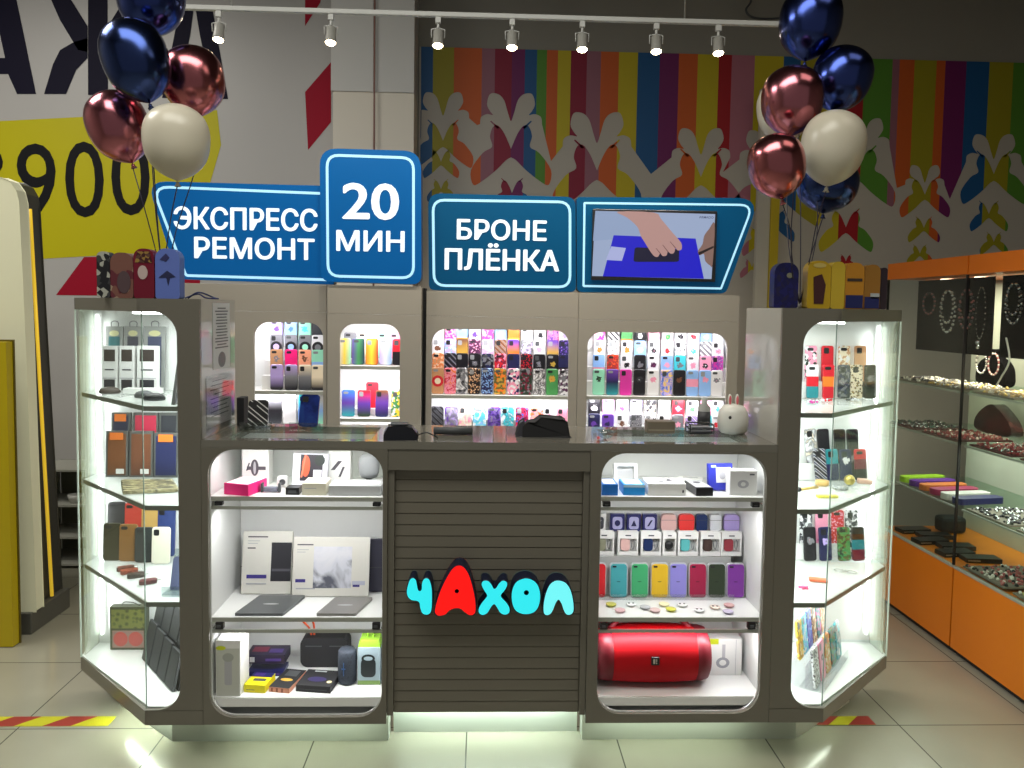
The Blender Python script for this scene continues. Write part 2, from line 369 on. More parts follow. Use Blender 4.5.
# ------------------------------------------------------------------ butterfly mural
t = thing('butterfly_mural', 'rainbow striped wall mural with white and coloured butterflies', 'mural', (0, YW-.012, 0))
YM = YW - .016
def mp_(u, v): p = at(u, v, Y=YM); return (p.x, p.z)
SC = {'blue': (10, 84, 140), 'olive': (160, 150, 18), 'orange': (205, 92, 28), 'mauve': (150, 96, 112), 'crimson': (138, 8, 50), 'purple': (112, 20, 92),
      'green': (84, 140, 40), 'yellow': (196, 178, 20), 'red': (165, 10, 26), 'pink': (176, 108, 124)}
SM = {k: pbr('mural_' + k, srgb(*v), .55) for k, v in SC.items()}
MW = pbr('mural_white', (.50, .46, .40), .55)
stripes = [(421, 433, 'blue'), (433, 454, 'olive'), (454, 482, 'orange'), (482, 495, 'mauve'), (495, 512, 'crimson'), (512, 525, 'purple'), (525, 537, 'blue'), (537, 547, 'green'),
           (547, 558, 'orange'), (558, 571, 'yellow'), (571, 587, 'crimson'), (587, 601, 'mauve'), (601, 619, 'orange'), (619, 638, 'yellow'), (638, 660, 'blue'), (660, 679, 'purple'),
           (679, 698, 'orange'), (698, 719, 'yellow'), (719, 732, 'red'), (732, 755, 'pink'), (755, 784, 'yellow'), (784, 801, 'blue'), (801, 822, 'olive'), (822, 845, 'yellow'),
           (845, 865, 'red'), (865, 893, 'green'), (893, 900, 'mauve'), (900, 915, 'orange'), (915, 937, 'olive'), (937, 946, 'orange'), (946, 967, 'purple'), (967, 990, 'blue'),
           (990, 1014, 'olive'), (1014, 1040, 'green'), (1040, 1060, 'orange')]
SX = [(at(a, 60, Y=YM).x, at(c, 60, Y=YM).x, n) for a, c, n in stripes]
def clipx(poly, x, keep):       # keep +1: right side of x
    out = []; n = len(poly)
    for i in range(n):
        p, q = poly[i], poly[(i+1) % n]; ip, iq = (p[0]-x)*keep >= 0, (q[0]-x)*keep >= 0
        if ip: out.append(p)
        if ip != iq: k = (x-p[0])/(q[0]-p[0]); out.append((x, p[1]+k*(q[1]-p[1])))
    return out
def striped(b, poly, y):
    for tri in tessellate_polygon([[Vector((p[0], p[1], 0)) for p in poly]]):
        T = [poly[k] for k in tri]
        for a, c, n in SX:
            if max(p[0] for p in T) < a or min(p[0] for p in T) > c: continue
            q = clipx(clipx(T, a, 1), c, -1) if len(T) > 2 else []
            if len(q) > 2: b.faces([(p[0], y, p[1]) for p in q], [tuple(range(len(q)))], SM[n])
ztop = at(700, 54, Y=YM).z
b = B(); b.box(XC1+.01, 4.75, 0, .010, .4, ztop, MW); b.done('white_ground', t)
# big butterflies in the stripes: centre u, notch v, half width px, v of the gap to its right
big = [(443, 108, 32, 477, 125), (511, 112, 38, 551, 161), (597, 133, 42, 651, 174), (701, 146, 36, 723, 172), (769, 148, 36, 826, 180), (862, 135, 34, 897, 188), (925, 177, 24, 950, 199), (994, 151, 34, 1040, 196)]
top = [mp_(421, 49), mp_(1060, 62)]
line = [mp_(421, 140)]
for cx, vn, w, gu, gv in big:
    s = w/38*1.0
    half = [(3, 1), (7, -12), (13, -18), (21, -18), (24, -8), (21, -1), (18, 3), (24, 2), (30, 5), (31, 12)]
    pts = [(cx - a*s, vn + c*s) for a, c in reversed(half)] + [(cx, vn + 9*s)] + [(cx + a*s, vn + c*s) for a, c in half]
    sm = [(q.x, q.y) for q in curve3([(p[0], p[1], 0) for p in pts], 4)]
    line += [mp_(*p) for p in sm] + [mp_(gu, gv)]
poly = [top[0]] + line + [mp_(1060, 190), (mp_(1060, 60)[0], ztop)]; poly[0] = (poly[0][0], ztop)
b = B(); striped(b, poly, -.0015); b.done('rainbow_stripes', t)
def fly(b, cx, vn, w, y=-.002):
    h = [(0, 16), (6, 2), (12, -6), (17, -5), (20, 4), (18, 14), (27, 20), (38, 36), (36, 50), (28, 47), (14, 36), (5, 27), (0, 24)]
    s = w/38
    hs = [(q.x, q.y) for q in curve3([(a, c, 0) for a, c in h], 4)]
    L_ = [mp_(cx - a*s, vn + c*s) for a, c in hs]; R2 = [mp_(cx + a*s, vn + c*s) for a, c in hs]
    striped(b, L_, y); striped(b, R2, y)
    for q in (-1, 1):
        p = [mp_(cx+q*11*s, vn-4*s), mp_(cx+q*19*s, vn-11*s), mp_(cx+q*19.8*s, vn-10*s), mp_(cx+q*13*s, vn-3*s)]; striped(b, p, y)
b = B()
for cx, vn, w in ((443, 128, 30), (511, 132, 40), (597, 152, 44), (701, 160, 40), (775, 165, 46), (857, 156, 38), (925, 184, 25), (994, 160, 33),
                  (441, 154, 18), (441, 183, 14), (512, 184, 21), (597, 205, 26), (701, 212, 24), (775, 215, 20), (846, 216, 27), (924, 221, 16), (989, 206, 19),
                  (994, 236, 14), (920, 248, 13), (846, 257, 10), (760, 232, 18), (752, 262, 12)):
    fly(b, cx, vn, w)
b.done('coloured_butterflies', t)
# yellow post at the joint of the mural
p0 = at(768, 250, Y=2.7); p1 = at(776, 250, Y=2.7)
b = B(); b.box(p0.x, p1.x, 2.66, 2.72, 0, at(770, 100, Y=2.7).z, C('yellow_post', 190, 165, 20)); b.done('trim_1', kind='structure')
b = B(); b.box(p0.x-.09, p0.x-.002, 2.68, 2.72, 0, at(770, 90, Y=2.7).z, pbr('post_white', (.5, .47, .4), .6)); b.done('trim_2', kind='structure')
# bent cable at the wall top
P = lambda u, v: at(u, v, Y=2.8)
b = B(); b.tube(curve3([P(747, -20), P(751, 0), P(746, 10), P(752, 17), P(768, 19), P(790, 17)]), .008, DGREY, 6)
b.done('hanging_cable', label='dark bent cable hanging high on the wall above the mural', cat='cable')

# ------------------------------------------------------------------ spot track
ZR = 3.005; YR = 1.0
t = thing('lighting_track', 'long white ceiling track rail carrying a row of spotlights', 'track rail', (0, YR, ZR))
b = B(); b.box(-1.62, 1.42, -.012, .012, -.010, .012, TRACKW); b.done('rail', t, bevel=.003)
for x in (-1.2, .9): b = B(); b.tube([(x, 0, .016), (x, 0, 4.3-ZR)], .004, STEEL, 6); b.done('suspension_wire', t)
spots = [(219, 30), (331, 34), (438, 38), (512, 40), (582, 44), (656, 43), (718, 45)]
sl = ['leftmost white track spotlight, hanging before the navy letters', 'white track spotlight hanging just beside the cream column edge', 'white track spotlight in front of the leftmost blue mural stripe',
      'white track spotlight before the crimson stripe, fourth from the left', 'white track spotlight before the stripes, fifth from the left', 'white track spotlight before the blue stripe, second from the right end',
      'rightmost white track spotlight, before the red mural stripe']
for i, (u, v) in enumerate(spots):
    x = at(u, v, Y=YR).x
    o = thing('track_spotlight', sl[i], 'spotlight', (x, YR, ZR-.011), 0, 'spotlights on the track rail'); o.scale = (.9, .9, .93)
    b = B(); b.box(-.014, .014, -.012, .012, -.03, 0, TRACKW); b.tube([(0, 0, -.03), (0, 0, -.055)], .007, TRACKW, 8); b.done('track_adapter', o, bevel=.002)
    b = B(); b.tube([(-.033, 0, -.10), (-.035, 0, -.06), (0, 0, -.052), (.035, 0, -.06), (.033, 0, -.10)], .003, TRACKW, 6); b.done('yoke', o)
    b = B(); M = Matrix.Translation((0, 0, -.095)) @ Matrix.Rotation(-.25, 4, 'X')
    b.lathe([(0, .035), (.018, .035), (.026, .028), (.025, 0), (.028, -.035), (.030, -.05), (.027, -.05), (.025, -.03)], pbr('spot_housing', (.36, .35, .32), .35), 20, M); b.done('lamp_housing', o)
    b = B(); b.lathe([(.0265, -.046), (.022, -.054), (.012, -.060), (0, -.062)], pbr('spot_bulb', (1, .85, .6), .5, emit=28, ecol=(1, .80, .50)), 16, M); b.done('bulb', o)
    l = bpy.data.lights.new('spotlight_beam', 'SPOT'); l.energy = 25; l.spot_size = 2.0; l.spot_blend = .9; l.color = (1, .90, .74); l.shadow_soft_size = .03
    lo = bpy.data.objects.new('spotlight_beam', l); COL.objects.link(lo); lo.location = (x, YR - .02, ZR-.19); lo.rotation_euler = (.25, 0, 0)

# ================================================================== THE KIOSK
XL, XR, ZT, ZB, ZC, DEP = -1.0056, 1.036, 1.667, .153, 1.177, .40
def led_area(name, loc, rot, sx, sy, watt, col=(1, 1, .99)): return area(name, loc, rot, sx, sy, watt, col)

# ---- corner towers: straight front beside the counter, then a 45 degree glazed face
TOW = {'l': dict(s=-1, xi=1.0056, xp=1.084, xg=1.209, xo=1.650), 'r': dict(s=1, xi=1.036, xp=1.114, xg=1.238, xo=1.700)}
SHZ = (1.291, .939, .592)
def tower(k, label):
    d = TOW[k]; s = d['s']; xi, xp, xg, xo = d['xi'], d['xp'], d['xg'], d['xo']; YB = .44
    t = thing('corner_display_tower', label, 'display case', (0, 0, 0), 0, 'glazed display towers at the kiosk corners')
    f = lambda pts: [(s*x, y) for x, y in pts]
    YK = .58; plan = f([(xi, 0), (xg, 0), (xo, YB), (xo, YK), (xi+.15, YK), (xi, .39)])
    b = B(); b.prism(plan, ZB, .205, LAM, 'z'); b.done('base_board', t, bevel=.001)
    b = B(); b.prism(f([(xi+.003, .017), (xg-.006, .017), (xo-.004, YB), (xo-.004, YK-.017), (xi+.155, YK-.017), (xi+.003, .37)]), .205, .212, WHITE, 'z'); b.done('white_deck', t)
    b = B(); b.prism(f([(xi, .165), (xg-.03, .165), (xo-.15, YB+.005), (xo-.15, YK-.05), (xi+.15, YK-.05), (xi, .34)]), 0, ZB, KICK, 'z'); b.done('plinth', t)
    b = B(); b.prism(f([(xi+.017, .017), (xg+.017, .017), (xo, YB), (xo, YK), (xi+.15, YK), (xi+.017, .41)]), 1.622, ZT, LAM, 'z'); b.done('top_board', t, bevel=.001)
    # front panel with half rounded window
    r = .085; z0, z1 = .207, 1.622
    C_ = [(xi, z0-.001), (xi, ZT), (xg, ZT), (xg, z1)]
    arc1 = [(xp+r - r*math.sin(a), z1-r + r*math.cos(a)) for a in [i*PI/16 for i in range(9)]]
    arc2 = [(xp+r - r*math.cos(a), z0+r - r*math.sin(a)) for a in [i*PI/16 for i in range(9)]]
    C_ += arc1 + arc2 + [(xg, z0), (xg, z0-.001)]
    b = B(); b.prism([(s*x, z) for x, z in C_], 0, .016, LAM, 'y'); b.done('front_panel', t)
    # back panels: straight behind, angled towards the counter end
    b = B(); b.box(*sorted((s*(xi+.15), s*xo)), YK-.016, YK, z0, z1, WHITE); b.done('back_panel', t)
    b = B(); b.prism(f([(xi+.001, .391), (xi+.149, YK-.001), (xi+.149, YK-.02), (xi+.018, .392)]), z0, z1, WHITE, 'z'); b.done('angled_back_panel', t)
    # outer side panel with an arched glass window
    r = .055; yq = .50
    C_ = [(YK-.017, z0), (YK-.017, z1), (yq-r, z1)] + [(yq-r + r*math.sin(a), z1-r + r*math.cos(a)) for a in [i*PI/16 for i in range(9)]] + \
         [(yq-r + r*math.cos(a), z0+r - r*math.sin(a)) for a in [i*PI/16 for i in range(9)]] + [(yq-r, z0)]
    b = B(); b.prism(C_, *sorted((s*(xo-.012), s*xo)), WHITE, 'x'); b.done('outer_side_panel', t)
    # inner side towards the shop counter
    b = B(); b.box(min(s*xi, s*(xi+.016)), max(s*xi, s*(xi+.016)), .0165, .39, .206, ZT, LAML); b.done('side_panel', t)
    b = B(); x_ = sorted((s*(xi+.017), s*(xi+.021))); b.box(x_[0], x_[1], .017, .385, .213, 1.62, WHITE); b.done('side_lining', t)
    # glass
    b = B(); x_ = sorted((s*(xp-.01), s*xg)); b.box(x_[0], x_[1], .017, .021, .206, 1.621, GLASS); b.done('front_pane', t)
    n = Vector((YB, -(xo-xg))).normalized()*.002
    b = B(); b.prism(f([(xg, .018), (xg+.004, .016), (xo-.002, YB-.002), (xo-.006, YB)]), .206, 1.621, GLASS, 'z'); b.done('angled_pane', t)
    b = B(); b.box(*sorted((s*(xo-.018), s*(xo-.014))), YB+.002, YK-.02, .213, 1.621, milk('reflection_tint_glass', (.62, .70, .56), .30)); b.done('side_pane', t)  # pale green of the pane's lit reflection is mixed into its colour
    b = B(); b.box(*sorted((s*(xg-.001), s*(xg+.002))), .013, .017, .206, 1.621, GEDGE); b.done('pane_edge', t)
    b = B(); b.box(*sorted((s*(xo-.006), s*(xo-.001))), YB-.006, YB-.001, .206, 1.621, pbr('pale_glass_edge', (.62, .72, .64), .25)); b.done('pane_edge', t)
    for z in SHZ:
        pl = f([(xi+.022, .022), (xg-.003, .022), (xo-.024, YB+.002), (xo-.024, YK-.018), (xi+.16, YK-.02), (xi+.022, .385)])
        sh = B(); sh.prism(pl, z-.008, z-.001, milk('shelf_glass', (.80, .84, .82), .62), 'z'); so = sh.done('glass_shelf', t)
        e = B(); e.prism(f([(xi+.022, .018), (xg-.002, .018), (xg-.002, .021), (xi+.022, .021)]), z-.017, z, EDG, 'z')
        e.prism(f([(xg-.002, .018), (xo-.022, YB), (xo-.026, YB+.001), (xg-.006, .022)]), z-.017, z, EDG, 'z'); e.done('metal_edge', so)
    # LED tubes of the tower: one strip on the post, one under the top
    b = B(); b.box(*sorted((s*(xp-.03), s*(xp-.022))), .024, .032, .25, 1.6, LED); b.done('led_strip', t)
    b = B(); b.box(*sorted((s*(xi+.06), s*(xg+.05))), .06, .068, 1.612, 1.620, LED); b.done('led_strip', t)
    xm = s*(xi+xg+.16)/2
    for z, zl in ((1.60, 2.1), (1.268, 1.9), (.918, 1.9), (.570, 1.9)):
        led_area('tower_shelf_light', (xm+s*.08, .28, z), (0, 0, 0), .36, .24, zl*1.15)
    b = B(); b.box(*sorted((s*(xo-.034), s*(xo-.028))), YK-.026, YK-.020, .25, 1.6, LED); b.done('led_strip', t)
    led_area('tower_corner_light', (s*(xo-.05), YK-.05, .92), (PI/2, 0, s*(PI/2+.0)), .03, 1.3, 1.6)
    led_area('tower_post_light', (s*(xp-.024), .035, .92), (PI/2, 0, -s*.6), .012, 1.3, 2.2)
tower('l', 'grey framed glass display tower with phone boxes and wallet cases, beneath the printed cases')
tower('r', 'grey framed glass display tower holding character and floral phone cases, beside the orange case')

# light strip under the towers and counter, shining on the floor
def underlight(pts, label, watt):
    (x0, y0), (x1, y1) = pts; L_ = math.hypot(x1-x0, y1-y0); a = math.atan2(y1-y0, x1-x0)
    b = B(); b.box(-L_/2, L_/2, -.004, .004, -.006, 0, pbr('led_under', (.85, 1, .8), .5, emit=3.2, ecol=(.88, 1, .82)))
    b.done('plinth_light_strip', None, ((x0+x1)/2, (y0+y1)/2, ZB), label=label, cat='light strip', rot=(0, 0, a))
    area('plinth_light', ((x0+x1)/2, (y0+y1)/2, ZB-.012), (0, 0, a), L_, .008, watt, (.88, 1, .82))
underlight(((-1.45, .40), (-1.195, .145)), 'light strip under the angled left tower, glowing on the floor', 1.2)
underlight(((1.225, .145), (1.49, .41)), 'light strip under the angled right tower base', .22)
underlight(((-.96, .11), (-.40, .11)), 'light strip under the showcase with the laptop sleeves', .55)
underlight(((.42, .11), (.98, .11)), 'light strip under the showcase with the red speaker', .55)

# ---- low glazed counters
def low_counter(x0, x1, ox0, ox1, oz0, oz1, shelves, label):
    t = thing('counter_showcase', label, 'display case', (0, 0, 0), 0, 'glazed showcases under the counter')
    b = B(); o_, i_ = ringpts(x0, x1, ZB, 1.1495, ox0, ox1, oz0, oz1, .088); b.ring(o_, i_, 0, .016, LAM); b.done('front_panel', t)
    b = B(); o2, i2 = ringpts(ox0-.004, ox1+.004, oz0-.004, oz1+.004, ox0+.004, ox1-.004, oz0+.004, oz1-.004, .084)
    b.ring([(p[0], p[1]) for p in rrect(ox0-.006, ox1+.006, oz0-.006, oz1+.006, .09, 8)], [(p[0], p[1]) for p in rrect(ox0+.003, ox1-.003, oz0+.003, oz1-.003, .085, 8)], .017, .024, pbr('inner_lip', (.62, .63, .62), .4)); b.done('window_lip', t)
    b = B(); b.box(x0+.002, x0+.018, .017, DEP, ZB, 1.149, WHITE); b.done('side_wall', t)
    b = B(); b.box(x1-.018, x1-.002, .017, DEP, ZB, 1.149, WHITE); b.done('side_wall', t)
    b = B(); b.box(x0+.019, x1-.019, DEP-.016, DEP, ZB, 1.149, WHITE); b.box(x0+.019, x1-.019, DEP-.018, DEP-.016, .60, .603, GREYS); b.done('back_wall', t)
    b = B(); b.box(x0+.019, x1-.019, .017, DEP-.017, ZB, ZB+.012, WHITE); b.done('bottom_board', t)
    for zt, zb_ in shelves:
        b = B(); b.box(x0+.019, x1-.019, .036, DEP-.018, zt-.012, zt, WHITE); so = b.done('shelf', t)
        if not zb_: e = B(); e.box(x0+.019, x1-.019, .030, .0345, zt-.032, zt-.001, WHITE); e.done('apron', so)
        e = B(); e.box(x0+.019, x1-.019, .031, .0355, zt-.015, zt, GREYS); e.done('metal_edge', so)
        if zb_:
            e = B(); e.box(x0+.019, x1-.019, .031, .036, zb_, zb_+.011, GREYS); e.box(x0+.019, x1-.019, .036, .05, zb_, zb_+.008, WHITE); e.done('lower_rail', so)
            for xx in (x0+.019, x1-.027): e = B(); e.box(xx, xx+.008, .051, DEP-.02, zb_, zb_+.012, GREYS); e.done('side_rail', so)
            for xx, q in ((ox0+.012, 1), (ox1-.04, -1)):
                e = B(); e.box(xx, xx+.028, .028, .05, zb_+.014, zt-.018, BLACK); e.box(xx+.006, xx+.02, .024, .028, zb_+.02, zt-.026, DGREY)
                e.done('shelf_bracket', so, bevel=.002)
    z = 1.13
    b = B(); b.box(x0+.05, x1-.05, .026, .034, 1.1455, 1.1488, LED); b.done('led_strip', t)
    for i, (zt, zb_) in enumerate([(1.146, 0)] + [q for q in shelves if q[1]]):
        led_area('showcase_light', ((x0+x1)/2, .085, (zt if not zb_ else zb_) - .016), (.15, 0, 0), x1-x0-.1, .02, 1.6 if i else 1.15)
    return t
low_counter(XL+.001, -.356, -.982, -.372, .178, 1.144, [(.97, .924), (.531, .475), (.235, 0)], 'glazed counter showcase with laptop sleeves and speakers beneath the worktop')
low_counter(.363, XR-.001, .402, .999, .186, 1.142, [(.978, .928), (.532, .475), (.235, 0)], 'glazed counter showcase with silicone phone cases and the big red speaker')

# ---- middle of the counter
XM0, XM1 = -.355, .362
t = thing('slatted_counter_front', 'dark taupe slatted counter front carrying the illuminated shop letters', 'counter', (0, 0, 0))
b = B(); b.box(XM0, XM1, .004, .026, 1.075, 1.1495, LAM); b.done('fascia', t)
b = B(); b.box(XM0, XM0+.022, .012, .06, .178, 1.075, LAM); b.done('side_stile', t)
b = B(); b.box(XM1-.022, XM1, .012, .06, .178, 1.075, LAM); b.done('side_stile', t)
b = B(); n = 22; hh = (1.075-.178)/n
for i in range(n):
    z0 = .178 + i*hh
    b.faces([(XM0+.023, .030, z0+.003), (XM1-.023, .030, z0+.003), (XM1-.023, .032, z0+hh), (XM0+.023, .032, z0+hh), (XM0+.023, .0345, z0), (XM1-.023, .0345, z0)], [(0, 1, 2, 3), (4, 5, 1, 0)], pbr('slat_laminate', (.165, .150, .120), .30))
b.box(XM0+.023, XM1-.023, .053, .06, .178, 1.075, LAM); b.done('slat_panel', t)
b = B(); b.box(XM0+.001, XM1-.001, .225, .24, 0, .165, KICK); b.done('plinth', t)
b = B(); b.box(XM0+.001, XM1-.001, .06, .225, .165, .178, LAM); b.done('bottom_board', t)
b = B(); b.box(XM0+.02, XM1-.02, .196, .204, .158, .1645, pbr('led_kick', (.9, 1, .9), .5, emit=8, ecol=(.85, 1, .92))); b.done('led_strip', t)
area('counter_plinth_light', (0, .19, .155), (.35, 0, 0), .66, .02, 2.2, (.86, 1, .9))
for nm, a, c, lab in (('l', -1.0056, XM0-.012, 'pale plinth board under the showcase with the laptop sleeves'), ('r', XM1+.012, 1.036, 'pale plinth board under the showcase with the red speaker')):
    b = B(); b.box(a, c, .165, .18, 0, ZB-.001, KICK); b.box(*((c-.012, c) if nm == 'l' else (a, a+.012)), .18, .24, 0, ZB-.001, KICK)
    b.done('plinth_board', label=lab, cat='plinth')

# ---- worktop with two glass windows
t = thing('counter_worktop', 'long taupe worktop with glass insets running between the two towers', 'worktop', (0, 0, 0))
TOPM = pbr('worktop_laminate', (.17, .16, .135), .12, coat=.4)
holes = [(-.93, -.42, .05, .33), (.43, .96, .05, .33)]
b = B(); z0, z1 = 1.150, ZC
b.box(XL+.001, XR-.001, 0, .05, z0, z1, TOPM); b.box(XL+.001, XR-.001, .33, DEP, z0, z1, TOPM)
b.box(XL+.001, -.93, .05, .33, z0, z1, TOPM); b.box(-.42, .43, .05, .33, z0, z1, TOPM); b.box(.96, XR-.001, .05, .33, z0, z1, TOPM); b.done('board', t)
for i, h in enumerate(holes):
    b = B(); b.box(h[0]+.001, h[1]-.001, h[2]+.001, h[3]-.001, z1-.008, z1-.001, glass('counter_glass', (.93, .97, .94), .12)); b.done('glass_inset', t)

# ---- glowing shop letters
L_on = pbr('letter_cyan', (.01, .2, .22), .4, emit=.9, ecol=(.03, .85, .92)); L_pale = pbr('letter_pale_cyan', (.04, .2, .22), .4, emit=.95, ecol=(.17, .92, .94))
L_red = pbr('letter_red', (.3, .003, .003), .4, emit=.95, ecol=(1, .003, .003)); L_side = C('letter_navy_side', 12, 22, 50, .4)
sign = thing('shop_letter_sign', 'glowing cyan and red rounded shop letters on the slatted counter', 'sign', (0, 0, 0))
def lp(u, v): p = at(395 + u/5.389, 550 + v/5.389, Y=-.045); return (p.x, p.z)
def letter(pts, mat, hole=None, nm='letter'):
    o = smooth_closed([lp(*p) for p in pts], 5)
    b = B(); tri = tessellate_polygon([[Vector((p[0], p[1], 0)) for p in o]] + ([[Vector((p[0], p[1], 0)) for p in reversed(hole)]] if hole else []))
    allp = o + (list(reversed(hole)) if hole else [])
    b.faces([(p[0], -.045, p[1]) for p in allp], [tuple(q) for q in tri], mat)
    c = [sum(p[0] for p in o)/len(o), sum(p[1] for p in o)/len(o)]
    g = [(c[0] + (p[0]-c[0])*1.07, c[1] + (p[1]-c[1])*1.05) for p in o]; n = len(o)
    b.faces([(p[0], -.045, p[1]) for p in o] + [(p[0], -.043, p[1]) for p in g] + [(p[0], .029, p[1]) for p in g], [(k, (k+1) % n, n+(k+1) % n, n+k) for k in range(n)] + [(n+k, n+(k+1) % n, 2*n+(k+1) % n, 2*n+k) for k in range(n)], L_side)
    if hole:
        m = len(hole); b.faces([(p[0], -.045, p[1]) for p in hole] + [(p[0], -.02, p[1]) for p in hole], [(k, (k+1) % m, m+(k+1) % m, m+k) for k in range(m)] + [tuple(range(m, 2*m))], L_side)
    return b.done(nm, sign)
def hole(u, v, r): a = lp(u, v); q = lp(u+r, v)[0]-a[0]; return ellipse(a[0], a[1], q, q, 12)
letter([(82, 160), (98, 152), (112, 162), (118, 190), (124, 215), (134, 222), (144, 212), (146, 180), (156, 158), (172, 153), (186, 164), (196, 200), (199, 250), (196, 320), (184, 344), (164, 348), (146, 338), (136, 310), (132, 285), (118, 274), (90, 270), (70, 252), (64, 225), (70, 190)], L_on)
letter([(344, 84), (372, 96), (395, 130), (415, 190), (430, 260), (434, 320), (424, 346), (400, 350), (378, 336), (352, 316), (322, 314), (292, 326), (272, 346), (240, 354), (222, 346), (216, 326), (226, 280), (250, 210), (285, 140), (315, 98)], L_red, hole(333, 222, 12))
letter([(482, 166), (502, 168), (518, 184), (532, 208), (545, 205), (560, 182), (580, 166), (600, 172), (604, 190), (592, 215), (572, 240), (574, 256), (598, 282), (616, 312), (614, 338), (592, 348), (568, 338), (548, 306), (534, 292), (518, 306), (498, 338), (474, 350), (454, 340), (452, 316), (468, 286), (492, 256), (496, 242), (480, 216), (468, 190), (470, 174)], L_on)
letter([(700, 154), (735, 160), (762, 180), (778, 215), (782, 260), (772, 305), (750, 334), (715, 345), (680, 342), (650, 325), (634, 292), (629, 250), (636, 205), (658, 170)], L_on, hole(708, 230, 14))
letter([(880, 165), (915, 175), (940, 205), (955, 250), (962, 300), (960, 332), (945, 348), (924, 346), (910, 325), (898, 290), (882, 268), (866, 285), (850, 325), (835, 346), (814, 350), (802, 335), (802, 290), (812, 240), (830, 195), (852, 172)], L_pale)

# ---- tall back cabinets
YC = 1.40
def cabinet(x0, x1, y0, ztop, zfas, wins, label, shelf, light=6, deep=.30, solid=None):
    """wins: one rounded window (x0, x1, z0, z1)"""
    t = thing('back_cabinet', label, 'cabinet', (0, 0, 0), 0, 'tall pale cabinets behind the counter')
    wx0, wx1, wz0, wz1 = wins; y1 = y0+deep
    b = B(); o_, i_ = ringpts(x0+.001, x1-.001, .02, zfas-.0005, wx0, wx1, wz0, wz1, .075, 6); b.ring(o_, i_, y0, y0+.016, LAMB); b.done('door', t)
    b = B(); b.box(x0+.001, x1-.001, y0, y1, zfas, ztop, LAMB); b.done('header', t, bevel=.001)
    b = B(); b.box(x0+.001, x0+.008, y0+.017, y1, .02, zfas-.001, LAMB); b.done('side_wall', t)
    b = B(); b.box(x1-.008, x1-.001, y0+.017, y1, .02, zfas-.001, LAMB); b.done('side_wall', t)
    b = B(); b.box(x0+.009, x1-.009, y1-.016, y1, .02, zfas-.001, WHITE); b.done('back_wall', t)
    b = B(); b.box(x0+.009, x0+.011, y0+.018, y1-.017, wz0-.06, zfas-.002, WHITE); b.done('side_lining', t)
    b = B(); b.box(x1-.011, x1-.009, y0+.018, y1-.017, wz0-.06, zfas-.002, WHITE); b.done('side_lining', t)
    b = B(); b.box(x0+.012, x1-.012, y0+.017, y1-.017, wz0-.06, wz0-.045, WHITE); b.done('bottom_board', t)
    for z in shelf:
        b = B(); b.box(x0+.012, x1-.012, y0+.03, y1-.018, z-.016, z, WHITE); so = b.done('shelf', t)
        e = B(); e.box(x0+.023, x1-.023, y0+.026, y0+.0295, z-.018, z, GREYS); e.done('metal_edge', so)
    b = B(); b.box(x0+.04, x1-.04, y0+.024, y0+.032, zfas-.012, zfas-.004, LED); b.done('led_strip', t)
    for z in [zfas-.02] + [q-.022 for q in shelf]:
        led_area('cabinet_light', ((x0+x1)/2, y0+.05, z), (.5, 0, 0), wx1-wx0, .02, .46*light*(wx1-wx0)/.7, (1, .97, 1))
    return t
YA, YBm = 1.40, 1.34
xa0, xa1 = -1.575, -.842; xb0, xb1 = -.829, -.345; xc0, xc1, xd1 = -.325, .476, 1.334
cabinet(xa0, xa1, YA, 1.757, 1.617, (-1.218, -.861, .93, 1.561), 'pale back cabinet with small window of clear and pink phone cases', [1.199], 9)
cabinet(xb0, xb1, YBm, 1.757, 1.610, (-.763, -.455, .93, 1.560), 'projecting narrow back cabinet showing rainbow gradient phone cases', [1.341, 1.066], 10, .36)
cabinet(xc0, xc1, YC, 1.737, 1.606, (-.294, .429, .93, 1.538), 'wide pale back cabinet with the dark floral and lettered phone cases', [1.187], 7)
cabinet(xc1, xd1, YC, 1.737, 1.597, (.528, 1.276, .93, 1.534), 'wide pale back cabinet farthest from the navy letters, packed with pastel printed phone cases', [1.19], 7)
b = B(); b.box(xb1+.001, xc0-.001, 1.45, 1.48, .02, 1.75, BLACKM); b.done('gap_shade_strip', label='black strip as shade in the gap between the projecting cabinet and its neighbour', cat='panel')  # black sheet added where the cabinets leave only a shaded gap

